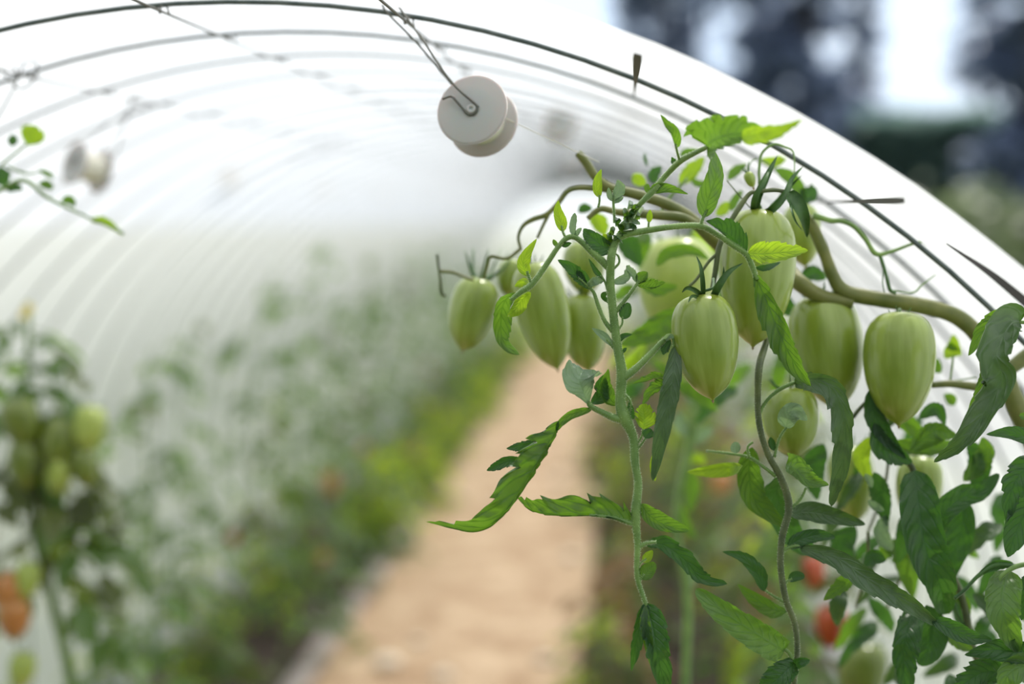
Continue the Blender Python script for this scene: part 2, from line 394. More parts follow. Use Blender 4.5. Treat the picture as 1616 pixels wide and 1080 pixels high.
def purlin(px, py, Y, y0, y1, label, r=0.0016, inset=0.0075):
    q = inplane(px, py, Y); dx, dz = q.x - XC, q.z - ZC; L = math.hypot(dx, dz); k = (RH - inset) / L
    X, Z = XC + dx * k, ZC + dz * k
    cs = []; n = int((y1 - y0) / 0.09)
    for i in range(n + 1):
        y = y0 + (y1 - y0) * i / n; cs.append(Vector((X, y, Z)))
    v, f = tube_geo(cs, [r] * len(cs), 6)
    o = mk('purlin_wire', v, f, WIRE)
    tag(o, label, 'wire', 'lengthwise wires under the hoops')
    root = o
    # small wrap at each crossing of the first hoops
    for k_ in range(0, 7):
        yy = HY0 + HSP * k_
        if yy < y0: continue
        cs = []
        for i in range(15):
            a = i / 14 * 2 * PI * 1.5
            nx, nz_ = dx / L, dz / L; tx, tz = nz_, -nx
            cs.append(Vector((X + nx * (0.003 + 0.0052 * math.cos(a)) + tx * (0.016 * (i / 14 - .5)), yy + 0.0045 * math.sin(a), Z + nz_ * (0.003 + 0.0052 * math.cos(a)) + tz * (0.016 * (i / 14 - .5)))))
        v, f = tube_geo(cs, [0.0011] * 15, 6)
        mk('wire_tie', v, f, WIRE, root)
    return X, Z
purlin(255, 10, 1.55, 1.30, 16.3, 'lengthwise wire crossing the hoops left of their crown')
PB = purlin(50, 118, 1.82, 1.30, 16.3, 'lengthwise wire low on the left side, passing behind the bent hook')
PC = purlin(645, 23, 1.55, 1.30, 16.3, 'lengthwise wire from which the big white spool hangs')
def strap(pts, w0, w1, label, nrm):
    v = []; f = []; n = 14
    q = catmull(pts, n)
    for i in range(n):
        c = Vector(q[i]); T = (Vector(q[min(i + 1, n - 1)]) - Vector(q[max(i - 1, 0)])).normalized(); N = nrm(c); S = T.cross(N).normalized()
        wv = (w0 + (w1 - w0) * i / (n - 1)) * (1 if i else .8)
        for (a, b) in ((-1, -.0004), (1, -.0004), (1, .0006), (-1, .0006)): v.append(c + S * a * wv + N * b)
    for i in range(n - 1):
        for k in range(4): f.append((i * 4 + k, i * 4 + (k + 1) % 4, i * 4 + 4 + (k + 1) % 4, i * 4 + 4 + k))
    f += [(3, 2, 1, 0), ((n - 1) * 4, (n - 1) * 4 + 1, (n - 1) * 4 + 2, (n - 1) * 4 + 3)]
    o = mk('strap', v, f, STRAP, smooth=False); tag(o, label, 'strap', 'dark straps at the tunnel mouth')
    return o
radial = lambda c: Vector((c.x - XC, 0, c.z - ZC)).normalized()
def on_film(px, py, Y, R=RH - 0.002):
    q = inplane(px, py, Y); d = Vector((q.x - XC, 0, q.z - ZC)); d = d.normalized() * R
    return Vector((XC + d.x, Y, ZC + d.z))
a = on_film(1005, 125, 1.55, RH - .004)
strap([(a.x, 1.28, a.z + .002), (a.x, 1.40, a.z), (a.x, 1.55, a.z), (a.x, 1.75, a.z)], 0.0045, 0.0006, 'short dark strap standing up over the nearest hoop, above the leaves', lambda c: Vector((.3, 0, 1)).normalized())
a = on_film(1350, 316, 1.55, RH - .004)
strap([(a.x + .001, 1.285, a.z), (a.x, 1.42, a.z), (a.x, 1.56, a.z), (a.x, 1.90, a.z)], 0.0030, 0.0008, 'short dark strap lying level across the nearest hoop at right', lambda c: Vector((1, 0, .1)).normalized())
pp = [(1508, 368, 1.36), (1535, 390, 1.345), (1560, 412, 1.33), (1590, 435, 1.32), (1640, 482, 1.31)]
cs = [on_film(x, y, d, RH - .003) for x, y, d in pp]
strap([tuple(c) for c in cs], 0.0005, 0.0042, 'torn dark strap along the film edge at far right', lambda c: Vector((0, 1, 0)))

# ------------------------------------------------------------------ twine spools
def disc(r, th, seg=48, bev=0.0016):
    """lathe about z: rounded disc"""
    prof = [(0.0001, -th / 2), (r - bev * 2, -th / 2), (r - bev * .6, -th / 2 + bev * .3), (r, -th / 2 + bev), (r, th / 2 - bev), (r - bev * .6, th / 2 - bev * .3), (r - bev * 2, th / 2), (0.0001, th / 2)]
    return lathe(prof, seg)
def lathe(prof, seg):
    v = []; f = []
    for (r, z) in prof:
        for k in range(seg):
            a = 2 * PI * k / seg; v.append(Vector((r * math.cos(a), r * math.sin(a), z)))
    for i in range(len(prof) - 1):
        for k in range(seg): f.append((i * seg + k, i * seg + (k + 1) % seg, (i + 1) * seg + (k + 1) % seg, (i + 1) * seg + k))
    return v, f
def spool(px, py, d, R, axis_tilt, hook, label):
    c = P(px, py, d)
    t = thing('twine_spool', c, label, 'spool', 'white twine spools hanging from the hoops')
    # spool axis: towards camera with a tilt in image right / up
    ax = (-FW + RT * axis_tilt[0] + UP * axis_tilt[1]).normalized()
    M = ax.to_track_quat('Z', 'Y').to_matrix()
    L = R * axis_tilt[2]
    tr = lambda vs, off: [c + M @ (q + Vector((0, 0, off))) for q in vs]
    v, f = disc(R, 0.0032); fl = mk('flange', tr(v, L / 2), f, PLASTIC, t)
    mk('flange', tr(v, -L / 2), f, PLASTIC, t)
    prof = [(R * .55, -L / 2)] + [(R * (.62 + .03 * math.sin(i * 2.4)), -L / 2 + L * i / 20) for i in range(21)] + [(R * .55, L / 2)]
    v, f = lathe(prof, 40); mk('wound_twine', tr(v, 0), f, TWINE, t)
    v, f = lathe([(0.0001, 0.0), (R * .13, 0.0), (R * .15, .0006), (R * .13, .003), (R * .05, .0034), (R * .045, .002), (.0001, .002)], 24)
    hb = mk('hub', tr(v, L / 2 + .0016), f, PLASTIC, fl)
    # wire hanger: both legs run from the hook, round the hub on the near side and through the axle on the far side
    n_ = c + ax * (L / 2 + .004); fa = c - ax * (L / 2 + .004)
    top = hook
    up = (top - c).normalized(); side = up.cross(ax).normalized()
    r = R * 0.17
    rr = 0.00125 if R > .02 else .001
    cs = [top + side * .006]
    e = n_ + up * R * 0.95
    cs += [top.lerp(e, .5) + side * .004, e + side * .001]
    for k in range(9):
        a = PI * k / 8; cs.append(n_ + side * r * math.cos(a) * 1.0 - up * r * math.sin(a))
    cs += [n_ - side * r * 1.1 + up * R * .4, n_ + up * R * .62 - side * R * .22 , n_ + up * R * .72 - side * R * .45]
    q = catmull([tuple(x) for x in cs], 90); v, f = tube_geo([Vector(x) for x in q], [rr] * 90, 8)
    mk('wire_hanger', v, f, WIRE, t)
    e2 = fa + up * R * 1.05
    cs = [fa - up * r, fa + side * r, e2, top.lerp(e2, .4) - side * .003, top - side * .008, top + up * .012 - side * .002, top + up * .004 + side * .008]
    q = catmull([tuple(x) for x in cs], 60); v, f = tube_geo([Vector(x) for x in q], [rr] * 60, 8)
    mk('wire_hanger', v, f, WIRE, t)
    return t, c
sp_hook = P(618, 10, 1.53)
spool(754, 184, 1.50, 0.0385, (-0.30, 0.22, 1.0), sp_hook, 'large white twine spool hanging near the mouth, sharpest of all')
hooks = lambda px, py, d: P(px, py, d)
spool(885, 195, 2.85, 0.034, (0.2, 0.3, 1.0), Vector((PC[0], (P(885,195,2.85)).y, PC[1])), 'blurred grey-white spool just right of and behind the large one')
spool(904, 262, 5.6, 0.034, (0.2, 0.2, 1.0), Vector((PC[0], (P(904,262,5.6)).y, PC[1])), 'small blurred spool above the cut vine end')
spool(138, 264, 2.25, 0.036, (-0.9, 0.25, 1.3), Vector((PB[0], P(138,264,2.25).y, PB[1])), 'blurred white spool at upper left, above the stray tendril')
spool(362, 279, 3.9, 0.034, (-.6, .3, 1.0), Vector((PB[0], P(362,279,3.9).y, PB[1])), 'small blurred spool second from the left')
spool(510, 298, 7.4, 0.034, (-.6, .3, 1.0), Vector((PB[0], P(510,298,7.4).y, PB[1])), 'tiny blurred spool third from the left')
spool(603, 309, 11.0, 0.034, (-.6, .3, 1.0), Vector((PB[0], P(603,309,11.0).y, PB[1])), 'faint farthest spool, fourth from the left')
o = ptube('twine', [(775, 176, .8, .08), (945, 256, .8, .11)], 1.42, TWINE, None, 6)
tag(o, 'thin white string from the large spool down to the cut vine end', 'string')
# bent hook wires at the upper left
for (pts, lab) in (([(-20, 210, 1.6), (8, 165, 1.6), (28, 120, 1.6), (12, 98, 1.6), (0, 96, 1.6), (8, 118, 1.6), (30, 140, 1.6), (52, 128, 1.6), (58, 100, 1.6), (40, 98, 1.6), (30, 120, 1.6)], 'bent wire hook over the left lengthwise wire at the frame edge'),
                   ([(160, 235, 1.0), (195, 195, 1.0), (222, 172, 1.0), (206, 160, 1.0), (232, 158, 1.0), (246, 170, 1.0), (214, 182, 1.0)], 'fainter bent wire hook above the upper left spool')):
    o = ptube('wire_hook', pts, 1.80 if lab[0] == 'b' else 2.25, WIRE, None, 6, 60)
    tag(o, lab, 'hook')

# ------------------------------------------------------------------ leaves
def leaf(parent, pts, WL, WR, D, m=None, face=0.0, face2=None, cup=0.5, lob=0.12, k=6, ruf=0.06, under=False,
         p=0.72, q=0.75, name='leaf', n=36, na=5, seed=0, bend=0.0, pet=0.0):
    """pts: (px,py[,dd]) from base to tip; WL / WR: half widths in px left / right of the direction of travel"""
    m = m or LEAF
    wp = [tuple(P(a[0], a[1], D + (a[2] if len(a) > 2 else 0))) for a in pts]
    cs = [Vector(x) for x in catmull(wp, n)]
    v = []; f = []; uvs = []
    if face2 is None: face2 = face
    rnd = random.Random(seed or int(pts[0][0] * 31 + pts[0][1] * 17))
    ph1, ph2 = rnd.random() * 6, rnd.random() * 6
    W0 = max(WL, WR) * D / FPX
    for i in range(n):
        t = i / (n - 1)
        T = (cs[min(i + 1, n - 1)] - cs[max(i - 1, 0)]).normalized()
        V = (CAM - cs[i]).normalized(); N = (V - T * V.dot(T))
        N = N.normalized() if N.length > 1e-4 else UP.copy(); S = T.cross(N)
        an = face + (face2 - face) * t
        S2 = S * math.cos(an) + N * math.sin(an); N2 = N * math.cos(an) - S * math.sin(an)
        sh = math.sin(PI * min(max(t, 0), 1) ** p) ** q if 0 < t < 1 else 0.0
        if pet and t < pet: sh *= 0.15
        sc = 1 / max(abs(math.cos(an)), 0.35)
        for j in range(-na, na + 1):
            s = j / na; side = -1 if s < 0 else 1
            W = (WL if s < 0 else WR) * D / FPX * sh * sc
            kk = k * t + (ph1 if s < 0 else ph2) + 0.55 * math.sin(t * 9 + ph1 * side) + 0.3 * math.sin(t * 23 + ph2)
            saw = (kk % 1.0); big = 0.5 + 0.5 * math.sin(kk * 2 * PI / 2.3 + side)
            edge = abs(s) ** 2
            W *= 1 - edge * lob * (1 - saw) * (0.5 + big)
            c = cup if not isinstance(cup, tuple) else cup[0 if s < 0 else 1]
            c = c if abs(c) > 0.02 else 0.02
            norm = 1.0 / max(math.sin(min(abs(c), PI / 2)) / abs(c), 0.3)
            lat = W * norm * math.sin(c * abs(s)) / c * side
            nor = W * norm * (1 - math.cos(c * s)) / c
            nor += ruf * W0 * edge * math.sin(kk * 2 * PI + side) * sh
            nor += W0 * sh * 0.30 * noise.noise(cs[i] * 90 + Vector((0, 0, s * 1.7 + ph1))) * min(1, abs(s) * 3)
            nor += 0.035 * W0 * sh * math.cos(2 * PI * (9 * (t - 0.21 * abs(s)))) * min(1, abs(s) * 4)
            fwd = abs(s) ** 2 * W * 0.35 + edge * lob * W * 0.5 * saw
            v.append(cs[i] + S2 * lat + N2 * nor + T * fwd)
            uvs.append((0.5 + s * 0.5, t))
    w_ = 2 * na + 1
    for i in range(n - 1):
        for j in range(w_ - 1):
            a = i * w_ + j; qd = (a, a + 1, a + w_ + 1, a + w_)
            f.append(qd if not under else qd[::-1])
    # midrib as a slim raised cord on the back of the blade
    return mk(name, v, f, m, parent, uvs)

# ---- front shoot (in focus)
DA = 1.40
A = thing('tomato_shoot', P(984, 656, DA), 'sharp upright tomato shoot with curled leaves over the path, left of the green fruits', 'plant')
ptube('stem', [(1012, 330, 4, .12), (985, 362, 4.5, .05), (967, 394, 6.5), (963, 439, 6.8), (966, 478, 7), (970, 514, 7), (975, 552, 7.3), (981, 588, 8), (979, 632, 8), (985, 658, 10),
               (999, 690, 7), (1002, 731, 6.5), (1007, 765, 6.3), (1003, 812, 7.5), (1006, 858, 5), (1005, 893, 4.3), (1007, 918, 4), (1019, 955, 3.6), (1028, 1000, 2.2), (1036, 1060, 1)], DA, STEM, A, 12, 150)
def pet(pts, par=A, D=DA, m=None): return ptube('petiole', pts, D, m or STEM, par, 8)
# right petiole with its big hanging leaf
pet([(966, 394, 5.5), (972, 380, 5.8), (984, 371, 5.8), (1003, 367, 5), (1061, 358, 4.6), (1105, 357, 4.8), (1130, 369, 4.5), (1155, 386, 4.6), (1177, 401, 4.6), (1187, 420, 4.5), (1194, 442, 3.4)])
leaf(A, [(1190, 430), (1208, 470), (1228, 520, -.005), (1250, 565, -.01), (1280, 610)], 18, 24, DA, LEAF, cup=(.9, 1.3), lob=.22, k=8, ruf=.12, face=.15, face2=-.35, p=.85)
leaf(A, [(1178, 400), (1160, 382), (1140, 364, -.005), (1114, 349, -.01)], 5, 27, DA, LEAF_DARK, cup=.6, lob=.18, k=5, ruf=.1, p=.7)
leaf(A, [(1180, 400), (1205, 402, -.01), (1240, 399, -.02), (1275, 396, -.02)], 22, 15, DA, LEAF_LIME, cup=(.9, .5), lob=.22, k=5, ruf=.1, p=.62, under=True)
leaf(A, [(1192, 423), (1210, 422, .0), (1232, 414, .01)], 5, 6, DA, LEAF_DARK, cup=.8)
# upright leaf over the right petiole
pet([(1105, 357, 2.8), (1110, 343, 2.6), (1116, 330, 2.2)])
leaf(A, [(1110, 344), (1118, 315, -.004), (1130, 275, -.008), (1126, 236)], 19, 16, DA, LEAF, cup=.5, lob=.06, k=6, p=.62, ruf=.05, under=True)
pet([(1023, 362, 1.6), (1024, 350, 1.5)]); leaf(A, [(1024, 352), (1025, 342), (1026, 331)], 5, 5, DA, LEAF_LIME, cup=.9, lob=0)
# upper petiole to the top leaves
pet([(975, 372, 3.4, .02), (990, 352, 3.6, .02), (1008, 325, 4.2), (1030, 302, 5), (1050, 278, 4.6), (1073, 255, 4.8, -.02), (1096, 242, 4.2, -.04), (1122, 229, 3.4, -.06)])
leaf(A, [(1116, 231, -.06), (1128, 222, -.09), (1160, 213, -.11), (1210, 214, -.12)], 33, 22, DA, LEAF, cup=(1.5, .9), lob=.25, k=9, ruf=.2, p=.5, q=.5, under=True, n=46, face=.3)
leaf(A, [(1170, 216, -.13), (1196, 211, -.15), (1230, 205, -.165), (1266, 189, -.17)], 12, 17, DA, LEAF_LIME, cup=.5, lob=.22, k=5, ruf=.12, p=.5)
pet([(1073, 255, 2.2, -.02), (1069, 241, 1.9, -.03), (1066, 228, 1.7, -.04)])
leaf(A, [(1068, 234, -.03), (1062, 212, -.05), (1051, 198, -.05), (1042, 181, -.05)], 3, 11, DA, LEAF, cup=.7, lob=.1, k=4, p=.6)
leaf(A, [(1070, 262, -.02), (1064, 256), (1060, 248)], 5, 5, DA, LEAF_DARK, cup=.9)
leaf(A, [(1024, 306), (1036, 303), (1058, 302), (1086, 307)], 14, 3, DA, LEAF, cup=.4, lob=.1, k=5, p=.6)
leaf(A, [(1030, 304), (1022, 298), (1022, 290)], 6, 5, DA, LEAF, cup=.7)
# left petiole
pet([(962, 425, 5.5), (950, 412, 6), (934, 398, 5.2), (918, 382, 4.4), (905, 374, 4.2), (893, 377, 4.2), (880, 391, 4), (866, 412, 4.2), (849, 437, 4.6), (836, 452, 5), (822, 461, 4.5), (806, 474, 3)])
pet([(894, 377, 2), (889, 368, 1.8), (886, 356, 1.6)]); leaf(A, [(889, 366), (885, 350), (880, 333), (881, 316)], 9, 10, DA, LEAF_LIME, cup=.5, lob=.05, p=.55)
pet([(838, 446, 2.6), (834, 436, 2.2), (832, 428, 2)]); leaf(A, [(834, 436), (826, 420), (830, 402), (847, 377)], 10, 12, DA, LEAF_LIME, cup=.5, lob=.05, p=.6)
leaf(A, [(836, 452), (826, 447, .02), (812, 452, .02)], 8, 8, DA, LEAF_LIME, cup=.6)
leaf(A, [(812, 462), (796, 476, .02), (790, 505, .03), (795, 540, .03), (820, 560, .01)], 20, 12, DA, LEAF, cup=(1.3, 1.0), lob=.12, k=4, face=.3, face2=-.5, p=.8, q=.6)
leaf(A, [(838, 462), (825, 472, .01), (812, 490, .01), (800, 500)], 14, 9, DA, LEAF_LIME, cup=.7, lob=.05)
leaf(A, [(881, 391), (876, 384), (873, 378)], 4, 4, DA, LEAF)
# upright small leaves
pet([(944, 328, 2), (946, 318, 1.7), (946, 308, 1.6)]); leaf(A, [(946, 312), (942, 298), (943, 282), (949, 267)], 7, 9, DA, LEAF_LIME, cup=.6, lob=.06, p=.6)
pet([(970, 352, 2.2), (969, 335, 2), (968, 318, 1.8), (969, 300, 1.5)])
leaf(A, [(969, 318), (975, 306), (978, 295), (974, 284)], 9, 10, DA, LEAF_SILVER, cup=1.0, lob=.15, k=4, ruf=.2)
leaf(A, [(968, 318), (962, 308), (960, 296)], 5, 5, DA, LEAF_SILVER, cup=1.2, ruf=.2)
leaf(A, [(966, 320), (976, 316), (984, 311)], 4, 4, DA, LEAF_SILVER, cup=1.2, ruf=.2)
# dark folded leaf beside the top of the stem
leaf(A, [(968, 396), (950, 388), (933, 374), (921, 361)], 17, 14, DA, LEAF_DARK, cup=.8, lob=.1, k=5, ruf=.14, p=.6)
leaf(A, [(969, 394), (964, 384), (956, 374), (952, 369)], 7, 5, DA, LEAF_LIME, cup=.7, lob=.05)
leaf(A, [(908, 374), (903, 362), (905, 345), (907, 336)], 5, 7, DA, LEAF_SILVER, cup=1, ruf=.2)
leaf(A, [(906, 378), (912, 366), (918, 360)], 4, 4, DA, LEAF_SILVER, cup=1, ruf=.2)
leaf(A, [(882, 384), (892, 388), (902, 384)], 7, 3, DA, LEAF_DARK, cup=1)
# growing tip: small crumpled leaves
rr = random.Random(3)
for i, (x, y, a, l) in enumerate([(985, 352, -50, 20), (992, 345, -20, 17), (996, 338, -60, 16), (988, 338, -110, 17), (1000, 352, 10, 18), (978, 362, -120, 16), (972, 350, -100, 12), (1004, 330, -30, 14), (994, 325, -80, 13), (983, 370, 20, 16), (975, 378, -140, 16), (962, 376, -100, 15), (990, 362, -10, 22), (966, 366, -70, 14), (998, 360, 30, 14), (1005, 342, -70, 13)]):
    dx, dy = math.cos(math.radians(a)), math.sin(math.radians(a))
    leaf(A, [(x - dx * l * .4, y - dy * l * .4, .01), (x, y - 2, -.005), (x + dx * l * .6, y + dy * l * .6, .01)], 4.5, 4.5, DA, [LEAF_SILVER, LEAF, LEAF_DARK, LEAF][i % 4], cup=1.4, face=rr.uniform(-.8, .8), lob=.15, k=4, ruf=.3, n=18, na=4)
# curly left leaf with silvery lobe
pet([(967, 523, 4.2), (955, 508, 3.6), (944, 483, 3.2), (937, 462, 2.8), (928, 452, 2.2), (912, 438, 1.6)])
leaf(A, [(934, 457), (918, 441), (900, 424), (880, 410)], 10, 13, DA, LEAF_DARK, cup=.9, lob=.2, k=5, ruf=.16, p=.7)
leaf(A, [(928, 452), (938, 446, -.01), (945, 444), (953, 444)], 9, 6, DA, LEAF_SILVER, cup=1.0, lob=.3, k=4, ruf=.3)
leaf(A, [(926, 452), (914, 436), (910, 426)], 4, 8, DA, LEAF_DARK, cup=1.0, lob=.3, k=3, ruf=.3)
pet([(960, 462, 2.2), (955, 446, 1.8), (948, 434, 1.6)]); leaf(A, [(952, 440), (941, 428), (929, 408)], 5, 4, DA, LEAF_DARK, cup=1.4)
pet([(969, 424, 2.2), (977, 415, 1.8), (976, 405, 1.6), (970, 400, 1.3)])
leaf(A, [(966, 446), (978, 442), (988, 436), (986, 426)], 6, 9, DA, LEAF_SILVER, cup=1.2, ruf=.2)
leaf(A, [(958, 460), (953, 468, .01), (962, 480, .01)], 5, 5, DA, LEAF_DARK, cup=.8)
# curly right leaf
pet([(972, 492, 4), (983, 478, 3.4), (994, 464, 3), (1004, 450, 2.4), (1008, 442, 1.8)])
leaf(A, [(1005, 450), (1018, 453), (1034, 453), (1050, 446)], 15, 4, DA, LEAF, cup=(.9, .4), lob=.3, k=5, ruf=.25, p=.7)
leaf(A, [(1006, 448), (1012, 438), (1022, 430)], 9, 10, DA, LEAF, cup=.9, lob=.1, ruf=.15)
leaf(A, [(1004, 446), (1000, 434), (992, 424), (989, 419)], 6, 7, DA, LEAF_SILVER, cup=1.2, lob=.3, k=4, ruf=.3)
pet([(976, 520, 2), (982, 511, 1.6), (982, 500, 1.4)]); leaf(A, [(982, 504), (987, 492), (992, 478)], 10, 10, DA, LEAF_DARK, cup=.8, lob=.05, p=.6, q=.55)
leaf(A, [(968, 548), (956, 534), (946, 526), (934, 518)], 6, 7, DA, LEAF_SILVER, cup=1.0, lob=.1)
pet([(968, 550, 1.8), (962, 542, 1.4), (957, 536, 1.2)])
leaf(A, [(978, 540), (984, 531), (998, 528)], 5, 4, DA, LEAF_DARK, cup=1)
leaf(A, [(979, 560), (984, 553), (989, 549)], 3, 4, DA, LEAF_DARK, cup=1)
# right petiole with the long hanging blade
pet([(984, 596, 7), (1000, 585, 6), (1015, 571, 5.2), (1030, 556, 4.6), (1044, 541, 4.2), (1055, 532, 3.6), (1062, 534, 2.6), (1064, 548, 2)])
leaf(A, [(1048, 538), (1056, 531, -.01), (1064, 533, -.01)], 5, 4, DA, LEAF_SILVER, cup=1.4)
leaf(A, [(1058, 536), (1050, 548), (1046, 560)], 9, 7, DA, LEAF_DARK, cup=1, lob=.3, k=3, ruf=.25)
leaf(A, [(1066, 545), (1063, 590, -.01), (1056, 632, -.012), (1044, 690, -.01), (1030, 760, .0)], 15, 17, DA, LEAF_UNDER, cup=(1.2, .8), lob=.12, k=6, ruf=.07, p=.8, q=.55, under=True)
leaf(A, [(1058, 602), (1046, 608), (1030, 617), (1014, 640)], 8, 15, DA, LEAF, cup=.8, lob=.3, k=4, ruf=.2, p=.7)
leaf(A, [(1052, 595), (1034, 594), (1018, 600), (999, 606)], 4, 9, DA, LEAF, cup=.9, lob=.3, k=4, ruf=.2)
leaf(A, [(1042, 705), (1034, 722), (1030, 742), (1034, 760)], 9, 6, DA, LEAF_LIME, cup=.8, lob=.15, p=.7)
pet([(1006, 700, 2), (1013, 688, 1.7), (1015, 676, 1.5)]); leaf(A, [(1015, 678), (1017, 664), (1016, 650), (1014, 638)], 17, 20, DA - .01, LEAF_LIME, cup=.4, lob=.3, k=3, p=.55, q=.6)
leaf(A, [(1000, 662), (995, 648), (994, 632)], 6, 6, DA, LEAF_DARK, cup=.8)
leaf(A, [(1018, 692), (1022, 686), (1030, 680)], 9, 9, DA - .01, LEAF_DARK, cup=.4, lob=0, q=.5)
pet([(986, 654, 2.2), (994, 650, 2), (995, 634, 1.8), (986, 622, 1.6)]); pet([(1002, 712, 2.4), (1010, 704, 2), (1020, 690, 1.5)])
# left petiole with silver heart leaf and the long drooping leaf
pet([(986, 662, 7.5), (970, 660, 6), (950, 651, 5), (932, 641, 4.2), (927, 630, 2.6)])
leaf(A, [(930, 642), (922, 622, -.005), (914, 600, -.01), (920, 583)], 27, 33, DA, LEAF_SILVER, cup=.7, lob=.1, k=7, ruf=.12, p=2.0, q=.6)
leaf(A, [(932, 638, .01), (948, 625, .015), (950, 608, .015), (955, 590, .01)], 14, 14, DA, LEAF_DARK, cup=1, lob=.1)
leaf(A, [(974, 640, .01), (962, 628, .01), (956, 608, .01), (960, 582, .005)], 12, 12, DA, LEAF, cup=1.2, lob=.1)
leaf(A, [(934, 646), (918, 649), (900, 655), (884, 668), (878, 680)], 8, 6, DA, LEAF, cup=1.2, lob=.05, p=.8, q=.5)
leaf(A, [(882, 664), (872, 690), (852, 722, -.01), (828, 762, -.015), (792, 812, -.015), (748, 838, -.01), (672, 824, .01)], 6, 42, DA, LEAF, cup=(1.0, 1.1), lob=.42, k=6.5, ruf=.2, p=.72, q=.8, face=.2, face2=.1, n=60, na=7, seed=12)
leaf(A, [(868, 690), (845, 700), (820, 704), (799, 708)], 12, 8, DA, LEAF_DARK, cup=.6, lob=.2, ruf=.15)
leaf(A, [(830, 730), (806, 728), (785, 735), (768, 743)], 10, 9, DA, LEAF_DARK, cup=.9, lob=.2, ruf=.2)
# second left leaf
leaf(A, [(999, 829), (975, 818), (932, 812), (873, 812), (838, 805), (816, 786)], 4, 36, DA, LEAF, cup=(.4, .55), lob=.46, k=5.5, ruf=.16, p=.62, q=.7, n=56, na=7, seed=5)
pet([(1000, 828, 4), (985, 823, 3.6), (965, 817, 2.8), (930, 813, 1.8)])
# right small leaves lower down
leaf(A, [(1012, 795), (1024, 812), (1048, 828), (1088, 838)], 17, 13, DA, LEAF, cup=(1.1, .7), lob=.05, ruf=.12, p=.8, q=.6)
pet([(1007, 864, 4), (1020, 858, 3.2), (1036, 856, 2.4)])
leaf(A, [(1018, 860), (1046, 860), (1078, 882), (1108, 914), (1148, 922)], 17, 13, DA + .02, LEAF_DARK, cup=(1.1, .9), lob=.24, k=7, ruf=.24, p=.8, q=.6)
pet([(1007, 896, 1.8), (1012, 888, 1.5), (1020, 882, 1.2)]); leaf(A, [(1014, 888), (1022, 880), (1030, 869)], 8, 7, DA, LEAF_LIME, cup=.6, lob=.03)
pet([(1008, 920, 1.8), (1012, 914, 1.5), (1016, 906, 1.2)]); leaf(A, [(1010, 914), (1020, 904), (1034, 889)], 13, 12, DA, LEAF, cup=.8, lob=.05, q=.55)
# bottom hanging leaves
leaf(A, [(1019, 952), (1012, 980, -.01), (1004, 1015, -.01), (996, 1060)], 14, 10, DA, LEAF_DARK, cup=1.3, lob=.2, k=5, ruf=.2)
leaf(A, [(1020, 952), (1030, 990, -.015), (1038, 1035, -.02), (1054, 1100)], 24, 20, DA, LEAF_DARK, cup=(.9, 1.3), lob=.18, k=6, ruf=.2, p=.75, q=.55)
leaf(A, [(1018, 956, -.01), (1018, 985, -.02), (1024, 1020, -.02), (1030, 1060)], 9, 9, DA, LEAF, cup=.8, lob=.15, ruf=.2)
# fine hairs standing off the stems
HAIR = leaf_material('pale_hair', srgb(215, 225, 195), srgb(215, 225, 195), (.8, .9, .7, 1), .5)
def fuzz(par, step=.0007, per=8, L0=.0007, L1=.0017):
    hr = random.Random(5); hair = MB(); off = root_loc(par)
    for (cs, rs) in HAIRY.get(par.name, []):
        for i in range(len(cs) - 1):
            a, b_ = cs[i], cs[i + 1]; T = (b_ - a).normalized() if (b_ - a).length > 1e-7 else Vector((0, 0, 1))
            X = T.orthogonal().normalized(); Y = T.cross(X); m_ = max(1, int((b_ - a).length / step))
            for q in range(m_):
                c_ = a.lerp(b_, (q + hr.random()) / m_)
                for k in range(per):
                    an = hr.uniform(0, 2 * PI); dv = X * math.cos(an) + Y * math.sin(an); r = rs[i]
                    p0 = c_ + dv * r * .95; p1 = c_ + dv * (r + hr.uniform(L0, L1)) + T * hr.uniform(-.0006, .0006)
                    sd2 = T * .00013
                    hair.add([p0 - sd2, p0 + sd2, p1], [(0, 1, 2)])
    o = hair.build('stem_hairs', HAIR, par); o['kind'] = 'stuff'
fuzz(A)

# ---- second shoot
DB = 1.44
B = thing('tomato_shoot', P(1239, 764, DB), 'second upright tomato shoot, rising right of the sharp one below the fruit cluster', 'plant')
ptube('stem', [(1222, 505, 4.5, .08), (1208, 545, 5, .03), (1198, 580, 6), (1196, 633, 5), (1199, 674, 5), (1211, 715, 5), (1231, 752, 5.5), (1243, 785, 6), (1244, 810, 6), (1234, 850, 5.5), (1232, 895, 5), (1240, 946, 5), (1254, 985, 4.6), (1258, 1030, 4.3), (1252, 1100, 4.5), (1240, 1400, 5), (1230, 2200, 6), (1226, 3050, 7)], DB, STEM_DARK, B, 10, 170)
petB = lambda pts: pet(pts, B, DB)
petB([(1195, 668, 3), (1200, 650, 2.8), (1212, 630, 2.8), (1232, 614, 3.2), (1252, 605, 3), (1268, 600, 2.4)])
leaf(B, [(1254, 604), (1285, 600, -.03), (1318, 618, -.04), (1333, 668, -.04), (1330, 735, -.03), (1312, 800, -.01)], 15, 24, DB, LEAF_UNDER, cup=(1.2, 1.0), lob=.2, k=7, ruf=.14, p=.75, q=.5, under=True, n=50)
petB([(1222, 722, 2.8), (1226, 705, 2.2), (1232, 688, 2), (1242, 674, 1.8)])
leaf(B, [(1240, 676), (1246, 658, -.01), (1256, 652, -.01), (1274, 664)], 18, 14, DB, LEAF_SILVER, cup=.6, lob=.05, p=.6)
leaf(B, [(1222, 712), (1218, 700), (1216, 690)], 6, 6, DB, LEAF_DARK, cup=1)
leaf(B, [(1240, 735), (1256, 742, -.02), (1278, 762, -.03), (1308, 766, -.03)], 22, 11, DB, LEAF, cup=(1.1, .8), lob=.14, k=12, ruf=.12, p=.55, under=True)
